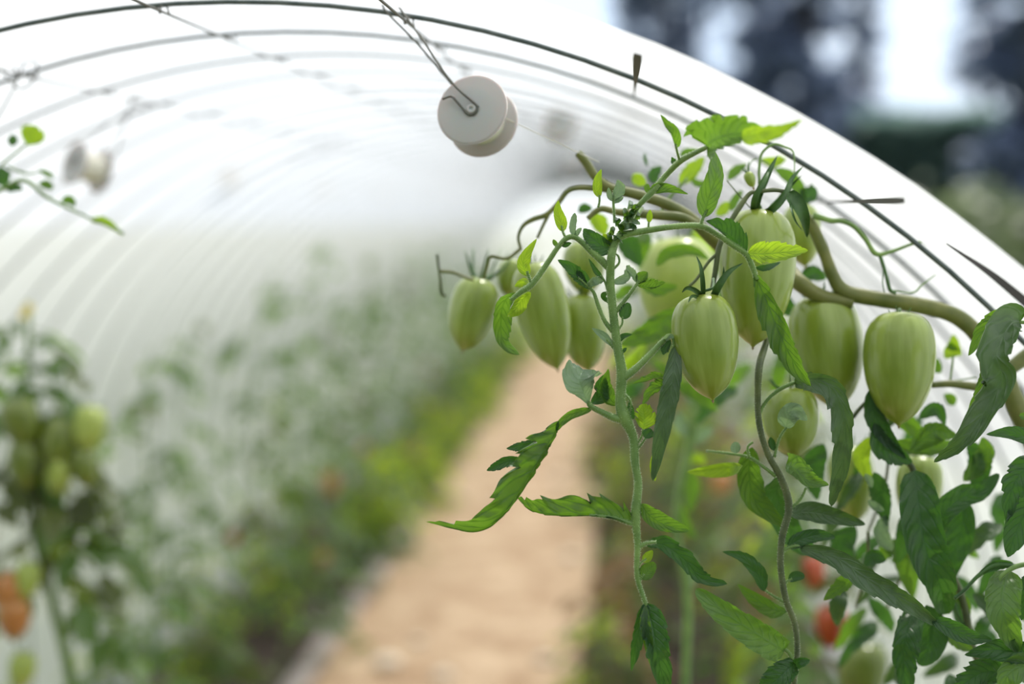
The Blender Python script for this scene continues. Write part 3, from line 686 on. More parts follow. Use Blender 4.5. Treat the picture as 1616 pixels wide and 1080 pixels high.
petB([(1224, 752, 3.2), (1206, 738, 2.6), (1182, 722, 2.4, .01), (1150, 716, 2, .02), (1115, 712, 1.8, .04)])
leaf(B, [(1162, 716), (1161, 708), (1162, 698)], 8, 8, DB, LEAF_SILVER, cup=.5, lob=0, q=.5)
leaf(B, [(1172, 736), (1148, 738, .05), (1112, 742, .06), (1084, 745, .06)], 16, 8, DB, LEAF_LIME, cup=.6, lob=.05, p=.6)
petB([(1182, 722, 2.2), (1180, 706, 2), (1188, 698, 2)])
leaf(B, [(1187, 706, .02), (1182, 745, .03), (1192, 790, .03), (1238, 832, .02)], 26, 18, DB, LEAF, cup=.9, lob=.03, p=.7, q=.55, face=-.2)
petB([(1245, 800, 3), (1256, 796, 2.4), (1266, 784, 2.2), (1272, 770, 2)])
leaf(B, [(1246, 812), (1275, 808, .02), (1310, 814, .03), (1366, 828, .03)], 17, 17, DB, LEAF_UNDER, cup=.9, lob=.04, p=.7, q=.6)
petB([(1232, 880, 3.2), (1238, 868, 3), (1256, 862, 3), (1276, 866, 2.4)])
leaf(B, [(1243, 864), (1262, 852), (1290, 845), (1318, 848)], 12, 13, DB, LEAF_DARK, cup=.7, lob=.1, p=.62, q=.55)
leaf(B, [(1262, 864), (1318, 880, -.03), (1360, 908, -.05), (1400, 932, -.05), (1436, 954, -.05), (1480, 986, -.04)], 16, 20, DB, LEAF_UNDER, cup=(1.4, 1.3), lob=.12, k=7, ruf=.14, p=.82, q=.5, n=54, under=True)
leaf(B, [(1470, 978, -.04), (1500, 992, -.05), (1530, 1006, -.05), (1566, 1010, -.04)], 15, 14, DB, LEAF_DARK, cup=.9, lob=.1, k=5, ruf=.15, p=.7)
leaf(B, [(1206, 934), (1194, 905), (1172, 882), (1140, 871)], 9, 15, DB, LEAF_DARK, cup=.6, lob=.12, k=9, p=.6)
petB([(1236, 950, 2.2), (1222, 942, 2), (1207, 932, 1.8)])
leaf(B, [(1242, 966), (1220, 962, .02), (1190, 944, .03), (1164, 922, .03)], 15, 12, DB, LEAF, cup=.9, lob=.08, p=.66)
petB([(1251, 1044, 3.4), (1244, 1030, 3), (1232, 1022, 2.6)])
leaf(B, [(1238, 1028), (1205, 1008, -.03), (1150, 972, -.04), (1098, 930, -.03)], 26, 22, DB, LEAF, cup=(1.0, 1.2), lob=.1, k=10, ruf=.12, p=.62, q=.5, n=46, under=True)
petB([(1236, 926, 1.8), (1242, 918, 1.6), (1250, 914, 1.4)]); leaf(B, [(1244, 917), (1256, 911), (1270, 910)], 9, 7, DB, LEAF_DARK, cup=.5, lob=0, q=.5)
leaf(B, [(1256, 1046), (1240, 1060, -.01), (1220, 1078, -.01), (1196, 1090)], 20, 24, DB - .02, LEAF_DARK, cup=.9, lob=.2, k=5, ruf=.2)
leaf(B, [(1254, 1050, -.02), (1262, 1046, -.03), (1278, 1042, -.03)], 8, 9, DB, LEAF_DARK, cup=1.2)
leaf(B, [(1344, 900, .03), (1332, 922, .04), (1300, 948, .04)], 12, 16, DB, LEAF, cup=.6, lob=.15)
leaf(B, [(1232, 750), (1228, 790, .06), (1258, 850, .08), (1300, 880, .1)], 20, 26, DB, LEAF_DARK, cup=.7, lob=.08, p=.7)

fuzz(B, .0012, 6)
# ---- old arching vine with its trusses
DC = 1.54
Cc = thing('tomato_vine', P(1438, 477, DC), 'thick old tomato vine arching from the right edge over the fruits to a cut end', 'plant')
ptube('stem', [(912, 241, 6.5), (925, 257, 7), (941, 281, 7.5), (965, 298, 8), (1000, 306, 9), (1050, 322, 9.5), (1090, 345, 10), (1125, 378, 11), (1160, 408, 12, .03), (1200, 420, 12, .06), (1240, 425, 13, .03), (1262, 447, 13), (1300, 470, 12.5), (1345, 478, 10)], DC, STEM_OLD, Cc, 14, 130)
ptube('stem', [(1244, 304, 5), (1256, 316, 7), (1268, 338, 9), (1284, 362, 9.5), (1301, 400, 9.5), (1314, 435, 10), (1332, 460, 12), (1372, 470, 12.5), (1438, 480, 13), (1490, 492, 13), (1520, 507, 13), (1548, 535, 14), (1578, 580, 15), (1604, 640, 16), (1640, 720, 18), (1700, 900, 19), (1760, 1400, 20), (1750, 2950, 22)], DC, STEM_OLD, Cc, 14, 190)
ptube('side_branch', [(1640, 552, 13), (1616, 566, 12), (1592, 584, 10)], DC - .01, STEM_OLD, Cc)
ptube('side_branch', [(1470, 608, 5), (1500, 606, 6), (1540, 611, 7), (1580, 620, 8)], DC, STEM_OLD, Cc)
ptube('side_branch', [(968, 302, 4.5), (936, 298, 4.5), (912, 297, 4.3), (895, 303, 4.2), (880, 322, 4), (862, 339, 4.2), (842, 346, 4), (826, 356, 3.2), (818, 374, 2.6), (822, 394, 2.6)], DC, STEM_OLD, Cc)
ptube('side_branch', [(866, 338, 3), (856, 358, 2.6), (848, 376, 2.4)], DC, STEM_OLD, Cc)
ptube('side_branch', [(927, 345, 4), (948, 330, 5), (975, 335, 6), (1010, 338, 7), (1050, 341, 8), (1076, 344, 8), (1105, 358, 8, .02)], DC - .02, STEM_OLD, Cc)
ptube('side_branch', [(822, 392, 3), (800, 408, 2.6), (775, 405, 2.8), (769, 420, 2.4), (764, 440, 2.2)], DC + .02, STEM_OLD, Cc)
ptube('side_branch', [(1283, 340, 5.5), (1310, 348, 4.5), (1328, 349, 4.2), (1348, 358, 4), (1366, 378, 3.8), (1383, 401, 4), (1410, 396, 2.8), (1440, 385, 2.4), (1463, 380, 2.8)], DC - .01, STEM, Cc)
ptube('side_branch', [(1388, 402, 3), (1396, 425, 2.8), (1404, 456, 3), (1414, 464, 2)], DC - .01, CALYX, Cc)
ptube('side_branch', [(1394, 425, 1.1), (1393, 445, 1), (1396, 462, .9)], DC - .01, CALYX, Cc)
ptube('truss_stem', [(1246, 304, 4), (1222, 300, 3.6), (1196, 303, 3.4), (1183, 306, 3.6), (1168, 326, 4.4), (1150, 355, 4.2), (1135, 390, 4.4), (1130, 420, 4.2), (1124, 458, 4)], DC - .08, STEM_DARK, Cc)
ptube('truss_stem', [(1134, 398, 2.6), (1118, 414, 2.4), (1100, 440, 2.4), (1088, 452, 2.4)], DC - .08, STEM_DARK, Cc)
ptube('truss_stem', [(1147, 285, 1), (1166, 308, 1), (1184, 328, 1)], DC - .06, STEM_DARK, Cc)
ptube('tendril', [(1199, 300, 2.4), (1198, 270, 2.4), (1202, 243, 2.4), (1220, 228, 2.2), (1238, 232, 1.8), (1252, 241, 1.4), (1254, 275, .8)], DC - .04, STEM, Cc)
ptube('tendril', [(1177, 270, 1), (1190, 252, 1), (1210, 256, 1), (1222, 268, .8)], DC, STEM, Cc)
ptube('tendril', [(1404, 458, 1.6), (1440, 462, 1.4), (1455, 450, 1.4), (1476, 434, .6)], DC, STEM, Cc)
ptube('truss_stem', [(1345, 660, 3.6), (1360, 642, 3.2), (1382, 622, 3)], DC - .02, STEM_DARK, Cc)
ptube('truss_stem', [(690, 402, 2.6), (692, 418, 2.2), (695, 440, 2.4), (697, 462, 3), (704, 468, 2)], DC + .06, STEM_DARK, Cc)
ptube('truss_stem', [(695, 428, 2.8), (715, 430, 2.8), (735, 438, 2.6), (748, 442, 2.2)], DC + .06, STEM_OLD, Cc)
# leaves of the vine behind the shoot
for spec in [([(1072, 290), (1090, 272), (1112, 248)], 15, 13, LEAF_LIME), ([(1090, 282), (1104, 290), (1120, 288)], 6, 7, LEAF),
             ([(1072, 246), (1085, 240), (1103, 236)], 7, 7, LEAF), ([(1020, 292), (1008, 284), (999, 275)], 11, 11, LEAF_LIME),
             ([(1034, 290), (1032, 275), (1044, 262)], 10, 12, LEAF_DARK), ([(1022, 262), (1018, 250), (1018, 240)], 3, 3, LEAF_DARK),
             ([(1148, 284), (1160, 272), (1179, 258)], 10, 8, LEAF), ([(1200, 252), (1225, 255), (1248, 240)], 9, 9, LEAF_LIME),
             ([(1222, 266), (1246, 280), (1262, 300), (1270, 322)], 12, 12, LEAF), ([(1262, 300), (1274, 306), (1290, 300)], 18, 18, LEAF_DARK),
             ([(1154, 334), (1160, 316), (1172, 300)], 8, 8, LEAF), ([(930, 340), (945, 352), (955, 372)], 16, 14, LEAF_LIME), ([(912, 335), (922, 330), (935, 330)], 10, 8, LEAF_DARK),
             ([(975, 372), (992, 388), (1012, 420)], 20, 20, LEAF_DARK), ([(1075, 488), (1048, 506), (1010, 530), (978, 545)], 22, 18, LEAF),
             ([(1130, 340), (1142, 330), (1150, 318)], 10, 10, LEAF_LIME), ([(1255, 500), (1240, 480), (1232, 455)], 14, 14, LEAF_DARK), ([(1262, 440), (1282, 432), (1304, 440)], 14, 14, LEAF_DARK),
             ([(1500, 540), (1503, 555), (1505, 528)], 13, 16, LEAF_LIME), ([(1484, 590), (1478, 578), (1480, 566)], 9, 9, LEAF), ([(1490, 622), (1500, 630), (1506, 640)], 10, 10, LEAF),
             ([(1035, 420, .04), (1055, 400, .04), (1090, 395, .04), (1120, 410, .04)], 12, 12, LEAF), ([(1010, 440), (1035, 455), (1070, 452)], 14, 14, LEAF)]:
    leaf(Cc, [(c[0], c[1], .08) for c in spec[0]], spec[1], spec[2], DC, spec[3], cup=.5, lob=.14, k=4, ruf=.1, n=24)
ptube('petiole', [(1504, 562, 1.8), (1502, 585, 1.8), (1498, 606, 2)], DC + .02, STEM, Cc)
ptube('petiole', [(1540, 596, 1.2), (1515, 600, 1.2), (1500, 602, 1)], DC + .02, STEM, Cc)
ptube('petiole', [(1040, 345, 3), (1052, 318, 3), (1085, 282, 2.6)], DC + .06, STEM, Cc)

fr = random.Random(8)
for k in range(26):
    px, py = fr.uniform(1000, 1300), fr.uniform(360, 620)
    dd = fr.uniform(.16, .5); L_ = fr.uniform(45, 90); an = fr.uniform(20, 160) * PI / 180
    dx, dy = math.cos(an) * L_, math.sin(an) * L_
    leaf(Cc, [(px, py, dd), (px + dx * .5 + fr.uniform(-8, 8), py + dy * .35, dd - .01), (px + dx, py + dy, dd + .01)], fr.uniform(9, 19), fr.uniform(9, 19), DC,
         fr.choice([LEAF, LEAF, LEAF_DARK, LEAF_LIME]), cup=fr.uniform(.4, 1.1), lob=.14, k=5, ruf=.12, face=fr.uniform(-.6, .6), n=18, na=4)
# ---- plant along the right edge
DE = 1.42
Ep = thing('tomato_plant', P(1616, 860, DE), 'dark leafy tomato plant filling the right edge below the thick vine', 'plant')
ptube('stem', [(1670, 480, 5), (1664, 620, 6), (1672, 800, 7), (1690, 1080, 8), (1720, 1500, 9), (1715, 3020, 10)], DE + .02, STEM, Ep, 10, 60)
leaf(Ep, [(1610, 508), (1592, 514, -.02), (1572, 560, -.04), (1580, 600, -.04), (1548, 660, -.04), (1518, 700, -.04), (1474, 730, -.02)], 22, 30, DE, LEAF_UNDER, cup=(1.1, 1.7), lob=.22, k=8, ruf=.14, p=.6, q=.62, n=60, na=7, under=True)
leaf(Ep, [(1606, 506), (1580, 502), (1552, 522), (1528, 562)], 18, 16, DE, LEAF, cup=.8, lob=.2, k=5, ruf=.15)
leaf(Ep, [(1560, 560), (1556, 600, -.01), (1540, 640, -.01), (1524, 668)], 12, 12, DE - .01, LEAF, cup=.6, lob=.12, k=8, ruf=.12)
ptube('petiole', [(1664, 530, 4), (1635, 512, 3.6), (1604, 508, 3)], DE, STEM, Ep)
leaf(Ep, [(1650, 700), (1625, 692), (1595, 684), (1556, 686)], 12, 14, DE, LEAF_DARK, cup=.5, lob=.05, p=.7)
leaf(Ep, [(1650, 650), (1630, 655), (1608, 656)], 16, 12, DE, LEAF, cup=.6, lob=.3)
leaf(Ep, [(1650, 720), (1618, 740), (1598, 770), (1588, 825)], 26, 22, DE, LEAF_DARK, cup=.7, lob=.25, k=6, ruf=.15)
leaf(Ep, [(1660, 780), (1625, 800), (1604, 840), (1590, 880)], 26, 24, DE, LEAF_DARK, cup=.7, lob=.1, k=5)
ptube('petiole', [(1685, 880, 4), (1640, 888, 4), (1605, 894, 4), (1582, 908, 3.4), (1575, 922, 3)], DE - .01, STEM, Ep)
ptube('petiole', [(1605, 894, 3.5), (1572, 892, 4.6), (1545, 908, 3.2), (1524, 930, 2.8), (1506, 945, 2.8)], DE + .03, CALYX, Ep)
leaf(Ep, [(1592, 900), (1582, 935, -.02), (1584, 975, -.03), (1606, 1030, -.02)], 30, 26, DE, LEAF, cup=(.9, .7), lob=.1, k=8, ruf=.12, p=.66, q=.55, under=True)
leaf(Ep, [(1600, 890, .03), (1570, 893, .03), (1542, 908, .03)], 9, 8, DE, LEAF_DARK, cup=1.2)
leaf(Ep, [(1640, 900), (1622, 930), (1612, 980)], 14, 16, DE, LEAF_DARK, cup=.9)
leaf(Ep, [(1660, 1035), (1616, 1030), (1570, 1026), (1522, 1034)], 22, 20, DE - .02, LEAF_DARK, cup=(1.2, .9), lob=.2, k=6, ruf=.2, p=.7)
leaf(Ep, [(1650, 1060), (1620, 1050), (1590, 1066), (1585, 1100)], 26, 20, DE - .03, LEAF, cup=.9, lob=.1, under=True)
leaf(Ep, [(1600, 1070), (1560, 1060), (1528, 1075), (1500, 1100)], 24, 24, DE, LEAF_DARK, cup=.7, lob=.3, ruf=.2)
# middle-right dark leaves, a little behind
F_ = thing('tomato_plant', P(1440, 800, 1.52), 'tangle of large dark hanging leaves just left of the right edge, below two fruits', 'plant')
DF = 1.50
ptube('stem', [(1392, 560, 4), (1395, 640, 4.5), (1405, 700, 5), (1440, 740, 5), (1452, 800, 5), (1500, 900, 5.5), (1530, 1000, 6), (1560, 1300, 7), (1560, 2900, 9)], DF + .03, STEM_DARK, F_, 10, 90)
leaf(F_, [(1444, 742), (1450, 800, -.02), (1462, 870, -.03), (1482, 920, -.03), (1492, 970)], 34, 30, DF, LEAF_DARK, cup=(.9, 1.3), lob=.06, k=8, ruf=.08, p=.62, q=.5, n=46)
leaf(F_, [(1474, 845), (1490, 810), (1520, 785), (1550, 775), (1577, 748)], 20, 18, DF, LEAF_DARK, cup=(1.0, .5), lob=.06, p=.62, q=.55)
leaf(F_, [(1524, 790, .03), (1516, 840, .03), (1500, 890, .03), (1492, 925, .03)], 22, 24, DF, LEAF_DARK, cup=.5, lob=.03, p=.62, q=.6)
leaf(F_, [(1535, 770, .05), (1545, 745, .05), (1540, 715, .05), (1525, 700, .05)], 18, 20, DF, LEAF_DARK, cup=.5)
leaf(F_, [(1440, 960), (1430, 1000, -.03), (1425, 1040, -.03), (1430, 1095, -.03)], 26, 18, DF, LEAF_DARK, cup=1.0, lob=.15, k=8, ruf=.2, q=.5)
leaf(F_, [(1462, 955), (1470, 990), (1466, 1020), (1450, 1050)], 26, 20, DF, LEAF_DARK, cup=.5, lob=.03, q=.55)
leaf(F_, [(1490, 985), (1512, 1010), (1535, 1028)], 12, 14, DF, LEAF, cup=.7)
leaf(F_, [(1372, 615), (1380, 655), (1400, 690), (1430, 725)], 15, 17, DF, LEAF_DARK, cup=1.0, lob=.1)
leaf(F_, [(1380, 668), (1395, 700), (1415, 715), (1440, 730)], 14, 24, DF, LEAF_DARK, cup=.8)
leaf(F_, [(1434, 712), (1460, 690), (1480, 680), (1512, 690)], 16, 22, DF + .02, LEAF, cup=.6, lob=.1)
leaf(F_, [(1400, 700), (1450, 705), (1485, 705), (1520, 700)], 14, 14, DF + .04, LEAF, cup=.7)
leaf(F_, [(1450, 660), (1470, 648), (1482, 650), (1492, 672)], 12, 12, DF + .05, LEAF_DARK, cup=.6)
leaf(F_, [(1520, 760), (1545, 735), (1556, 712), (1550, 690)], 18, 16, DF + .04, LEAF, cup=.6)
leaf(F_, [(1380, 745), (1390, 780), (1400, 830)], 16, 18, DF + .05, LEAF_DARK, cup=.8)
leaf(F_, [(1372, 690), (1360, 725), (1375, 760)], 14, 14, DF + .05, LEAF_LIME, cup=.6)
leaf(F_, [(1398, 885), (1378, 880), (1366, 895)], 12, 12, DF, LEAF_DARK, cup=.5)
leaf(F_, [(1408, 870), (1392, 840), (1400, 812)], 14, 12, DF + .05, LEAF_SILVER, cup=.9, ruf=.2)
leaf(F_, [(1370, 790), (1382, 800), (1395, 806)], 7, 7, DF + .02, LEAF_SILVER, cup=1.0, ruf=.2)
leaf(F_, [(1365, 748), (1372, 758), (1376, 770)], 6, 6, DF + .02, LEAF_SILVER, cup=1.0, ruf=.2)
leaf(F_, [(1502, 940), (1520, 950), (1530, 975)], 10, 10, DF + .03, LEAF, cup=.8)
leaf(F_, [(1300, 700, .1), (1285, 740, .1), (1290, 790, .1)], 20, 22, DF, LEAF_DARK, cup=.6)
leaf(F_, [(1350, 830, .1), (1330, 860, .1), (1335, 900, .1)], 22, 22, DF, LEAF_DARK, cup=.6)
leaf(F_, [(1410, 620, .08), (1430, 665, .08), (1470, 700, .08)], 16, 16, DF, LEAF, cup=.6)
ptube('petiole', [(1500, 940, 2.6), (1514, 975, 2.6), (1530, 1000, 3)], DF + .03, CALYX, F_)

fr = random.Random(21)
for k in range(46):
    px, py = fr.uniform(1325, 1600), fr.uniform(640, 1080)
    if px > 1500 and py < 760: continue
    dd = fr.uniform(.06, .32); L_ = fr.uniform(45, 95); an = fr.uniform(30, 150) * PI / 180
    dx, dy = math.cos(an) * L_, math.sin(an) * L_
    leaf(F_, [(px, py, dd), (px + dx * .5 + fr.uniform(-10, 10), py + dy * .4, dd - .01), (px + dx, py + dy, dd + .01)], fr.uniform(9, 19), fr.uniform(9, 19), DF,
         fr.choice([LEAF, LEAF_DARK, LEAF_DARK, LEAF_UNDER]), cup=fr.uniform(.4, 1.2), lob=.16, k=5, ruf=.14, face=fr.uniform(-.6, .6), n=18, na=4)
for (x0, y0, x1, y1) in [(1405, 700, 1370, 840), (1370, 840, 1350, 960), (1440, 740, 1500, 830), (1452, 800, 1400, 960)]:
    ptube('petiole', [(x0, y0, 2.6, .05), ((x0 + x1) / 2 + 8, (y0 + y1) / 2, 2.4, .1), (x1, y1, 2, .15)], DF, STEM_DARK, F_)
# ---- paler shoot behind
DG = 1.95
G_ = thing('tomato_shoot', P(1086, 722, DG), 'pale out-of-focus shoot between the two sharp shoots', 'plant')
ptube('stem', [(1130, 560, 5), (1103, 624, 7), (1090, 700, 7), (1072, 780, 7), (1068, 850, 7), (1085, 950, 8), (1080, 1200, 8), (1075, 2300, 9)], DG, STEM, G_)
for spec in [([(1098, 700), (1110, 688), (1128, 678)], 12, 10, LEAF_SILVER), ([(1090, 690), (1075, 670), (1070, 650)], 14, 12, LEAF_SILVER), ([(1086, 740), (1092, 770), (1088, 810)], 14, 14, LEAF),
             ([(1100, 640), (1090, 622), (1086, 605)], 10, 14, LEAF_SILVER), ([(1072, 790), (1084, 830), (1100, 850)], 8, 10, LEAF), ([(1086, 730), (1102, 724), (1112, 735)], 9, 9, LEAF_LIME), ([(1072, 870), (1090, 890), (1095, 930)], 9, 9, LEAF_SILVER)]:
    leaf(G_, spec[0], spec[1], spec[2], DG, spec[3], cup=.5, n=16)

# ------------------------------------------------------------------ tomatoes
PROF = [(0.0, .055), (.10, .03), (.28, .0), (.50, .012), (.70, .05), (.85, .115), (.95, .20), (1.0, .33), (.995, .44), (.95, .56), (.86, .67), (.73, .77), (.55, .865), (.37, .925), (.2, .965), (.09, .985), (.045, 1.0), (0.0, 1.004)]
def tomato_verts(w, h, seg=40, lobes=0.008, seed=0, tip=1.0, fat=1.0):
    q = catmull([(r, z, 0) for r, z in PROF], 60)
    v = []; f = []; uv = []
    for i, (r, z, _) in enumerate(q):
        r = max(r, 0.0)
        if z > .6: r = r ** (1 / tip) if r > 0 else 0
        for k in range(seg + 1):
            a = 2 * PI * k / seg
            rr_ = r * (1 + lobes * math.cos(a * 3 + seed) * (1 - z) + lobes * .8 * math.cos(a * 7 + 2 * seed) * (1 - z) ** 2)
            v.append(Vector((w / 2 * rr_ * math.cos(a), w / 2 * rr_ * math.sin(a), -h * (z - .5)))); uv.append((k / seg, z))
    for i in range(len(q) - 1):
        for k in range(seg):
            a = i * (seg + 1) + k; f.append((a, a + seg + 1, a + seg + 2, a + 1))
    return v, f, uv
def calyx_geo(w, h, n=5, L=1.0, up=0.4, seed=1):
    mb = MB(); r = random.Random(seed)
    for k in range(n):
        a = 2 * PI * k / n + r.uniform(-.2, .2); l = w * .55 * L * r.uniform(.8, 1.15); cs = []; rs = []
        for i in range(9):
            t = i / 8; rad = .03 * w + l * (t - .25 * t * t); z = h * .5 - .02 * h + l * (up * t + .5 * t * t * up * r.uniform(.2, 1.2) - .12 * math.sin(PI * t))
            cs.append(Vector((rad * math.cos(a), rad * math.sin(a), z))); rs.append(l * .07 * (1 - t) ** .6 + .0002)
        v, f = tube_geo(cs, rs, 6)
        mb.add(v, f)
    return mb
def tomato(cx, cy, wpx, hpx, ang, d, label, m=None, tilt=0.1, seed=1, L=1.0, up=0.4, pedicel=None, tip=1.0, n=5, calyx=True):
    c = P(cx, cy, d); w_, h_ = wpx * d / FPX, hpx * d / FPX
    t = thing('tomato', c, label, 'tomato', 'green plum tomatoes on the vine')
    a = math.radians(ang)
    dn = (-UP * math.cos(a) + RT * math.sin(a) - FW * tilt).normalized()   # stem end -> tip
    M = (-dn).to_track_quat('Z', 'Y').to_matrix()
    v, f, uv = tomato_verts(w_, h_, seed=seed, tip=tip)
    fb = mk('fruit_body', [c + M @ q for q in v], f, m or TOM, t, uv)
    vv, f = lathe([(0.0001, 0), (.0014, 0), (.0011, -.0016), (.0004, -.003), (.0001, -.0032)], 10)
    mk('blossom_scar', [c + M @ (q + Vector((0, 0, -h_ * .503))) for q in vv], f, SCAR, fb)
    if calyx:
        mb = calyx_geo(w_, h_, n, L, up, seed)
        mb.v = [c + M @ q for q in mb.v]; cal = mb.build('calyx', CALYX, t)
    if pedicel:
        pts = [tuple(c + M @ Vector((0, 0, h_ * .44))) + (.0022,), tuple(c + M @ Vector((0, 0, h_ * .53))) + (.0017,)]
        for (x, y, dd) in pedicel: pts.append(tuple(P(x, y, d + dd)) + (.0014,))
        tube('pedicel', pts, CALYX, cal if calyx else t, 8)
    return t
T1 = tomato(1115, 549, 104, 166, 6, 1.405, 'sharp pale green plum tomato with striped shoulder, centre of the cluster', seed=3, L=.9, up=.9, pedicel=[(1124, 455, 0), (1126, 440, .02)], calyx=False)
for pts, wl in (([(1110, 470), (1109, 445, -.01), (1106, 422, -.01), (1099, 404)], 4), ([(1126, 470), (1134, 452, -.01), (1150, 430, -.01), (1173, 415)], 6), ([(1108, 468), (1096, 458, -.02), (1084, 455, -.02), (1076, 462, -.01)], 4), ([(1120, 470, .02), (1140, 440, .03), (1142, 420, .03)], 3), ([(1104, 470, -.01), (1092, 468, -.025), (1086, 478, -.03)], 3)):
    leaf(T1, pts, wl, wl, 1.405, CALYX, cup=1.2, lob=0, p=.5, q=.7, name='sepal', n=16, na=3, ruf=0)
T2 = tomato(1194, 440, 120, 216, -4, 1.475, 'largest green plum tomato, tall behind the sharp one and under the hanging leaf', seed=5, pedicel=[(1198, 322, 0), (1200, 305, 0)], calyx=False)
for pts, wl in (([(1190, 338), (1196, 310, -.01), (1212, 275, -.01), (1227, 245)], 7), ([(1204, 338), (1222, 328, -.02), (1240, 306, -.02), (1250, 282, -.01), (1268, 262)], 6), ([(1188, 338), (1192, 312, -.02), (1208, 282, -.02), (1216, 262)], 5),
                ([(1244, 303, -.02), (1260, 322, -.03), (1270, 345, -.03), (1274, 376)], 11), ([(1210, 334), (1228, 318, .02), (1240, 302, .02), (1266, 276)], 5), ([(1246, 310), (1249, 330, -.04), (1256, 350, -.04), (1268, 366)], 2)):
    leaf(T2, pts, wl, wl, 1.475, CALYX, cup=1.2, lob=0, p=.5, q=.7, name='sepal', n=18, na=3, ruf=0)
tomato(1307, 556, 114, 182, 8, 1.56, 'green plum tomato right of the hanging leaf, under the thick vine', seed=7, pedicel=[(1300, 462, .0)], L=.7)
tomato(1419, 583, 112, 178, -2, 1.50, 'rightmost green plum tomato, clear against the white film', seed=9, pedicel=[(1418, 490, .04)], L=.35)
tomato(744, 497, 76, 116, -14, 1.66, 'leftmost small green plum tomato with a pointed brown tip', seed=11, L=1.3, up=.8, pedicel=[(764, 430, 0)])
tomato(859, 500, 84, 172, 14, 1.60, 'elongated green plum tomato with a bright shoulder, second from the left', seed=13, L=.6, pedicel=[(834, 398, 0)])
tomato(920, 526, 74, 122, 8, 1.66, 'shaded green tomato hanging behind the stem of the sharp shoot', seed=15, L=.9)
tomato(922, 424, 66, 84, 4, 1.66, 'round pale tomato high behind the top of the sharp shoot', seed=17, L=.6)
tomato(808, 440, 48, 60, -8, 1.68, 'small blurred green tomato between the two leftmost ones', seed=19, L=.8)
tomato(1249, 668, 88, 112, 4, 1.53, 'short green tomato below the hanging leaf, partly behind its tip', seed=21, L=.8)
tomato(1266, 372, 60, 98, 4, 1.62, 'pale tomato half hidden behind the largest one', seed=23, L=.8)
tomato(1070, 462, 124, 170, 4, 1.80, 'blurred yellow-green tomato behind the sharp shoot and left of the largest one', seed=25, m=TOM_Y, L=.6)
tomato(1345, 765, 72, 120, 4, 1.72, 'blurred green tomato among the dark leaves under the vine', seed=27)
tomato(1450, 775, 72, 110, -6, 1.66, 'dim green tomato behind the big dark hanging leaf at right', seed=29)
tomato(1184, 284, 17, 26, 20, 1.50, 'tiny unripe fruit beside the tall sepals on top of the cluster', seed=31, L=1.2, up=1.0)

# ------------------------------------------------------------------ stray tendril, upper left
DT = 1.75
Tn = thing('tomato_tendril', P(60, 275, DT), 'stray tomato tendril with a lime leaf reaching in at upper left', 'plant')
ptube('stem', [(-60, 320, 4), (0, 300, 4), (38, 285, 3.6), (75, 312, 3), (115, 332, 2.4), (150, 348, 2), (196, 368, 1.4)], DT, STEM, Tn)
ptube('stem', [(10, 262, 2), (40, 274, 2.2), (62, 272, 1.2)], DT, STEM, Tn)
ptube('petiole', [(0, 262, 2.4), (22, 244, 2), (44, 226, 2)], DT, STEM, Tn)
for spec in [([(44, 230), (50, 215), (55, 198)], 22, 22, LEAF_LIME), ([(18, 232), (20, 222), (22, 212)], 9, 9, LEAF_DARK), ([(0, 262), (4, 280), (-5, 290)], 14, 14, LEAF_DARK), ([(60, 290), (75, 292), (82, 300)], 8, 8, LEAF),
             ([(96, 318), (110, 316), (118, 326)], 8, 8, LEAF), ([(142, 348), (165, 350), (196, 372)], 8, 6, LEAF_LIME), ([(10, 302), (26, 296), (36, 300)], 7, 7, LEAF_DARK), ([(60, 268), (78, 276), (84, 282)], 5, 5, LEAF)]:
    leaf(Tn, spec[0], spec[1], spec[2], DT, spec[3], cup=.4, lob=.2, k=3, n=18)

# ------------------------------------------------------------------ rows of blurred plants
def row_leaf_mesh(name, m, seed, L=0.24, nl=7):
    """one compound leaf along +X, drooping; leaflets along a rachis"""
    r = random.Random(seed); mb = MB(); n = 10
    cs = []
    for i in range(n):
        t = i / (n - 1); cs.append(Vector((L * t * (1 - .12 * t), .01 * math.sin(3 * t), L * (.25 * t - .75 * t * t))))
    v, f = tube_geo(cs, [.0022 * (1 - .7 * i / n) for i in range(n)], 5); mb.add(v, f, [(.5, .5)] * len(v))
    slots = []
    k = nl // 2
    for i in range(k):
        t = .3 + .6 * i / k
        slots += [(t, 1), (t + .05, -1)]
    slots.append((1.0, 0))
    for (t, sd_) in slots:
        b = cs[min(int(t * (n - 1)), n - 1)]; l = L * (.36 if sd_ else .42) * r.uniform(.75, 1.2); wd = l * .30
        an = sd_ * r.uniform(.8, 1.3); dr = Vector((math.cos(an), math.sin(an), r.uniform(-.7, .05))).normalized()
        sdv = dr.cross(Vector((r.uniform(-.4, .4), r.uniform(-.4, .4), 1))).normalized(); nv = sdv.cross(dr)
        vv = []; ff = []; uu = []
        for i in range(8):
            u = i / 7; wv = wd * math.sin(PI * u ** .7) ** .8 * (1 if i % 2 else .82) if 0 < u < 1 else 0
            c = b + dr * l * u + nv * (-.25 * l * u * u)
            for s in (-1, -.5, 0, .5, 1):
                vv.append(c + sdv * wv * s + nv * wv * .35 * abs(s)); uu.append((.5 + s / 2, u))
        for i in range(7):
            for j in range(4): ff.append((i * 5 + j, i * 5 + j + 1, i * 5 + j + 6, i * 5 + j + 5))
        mb.add(vv, ff, uu)
    me = bpy.data.meshes.new(name); me.from_pydata([tuple(x) for x in mb.v], [], mb.f)
    ul = me.uv_layers.new(name='UVMap')
    for l_ in me.loops: ul.data[l_.index].uv = mb.uv[l_.vertex_index]
    me.polygons.foreach_set('use_smooth', [True] * len(me.polygons)); me.materials.append(m); me.update()
    return me
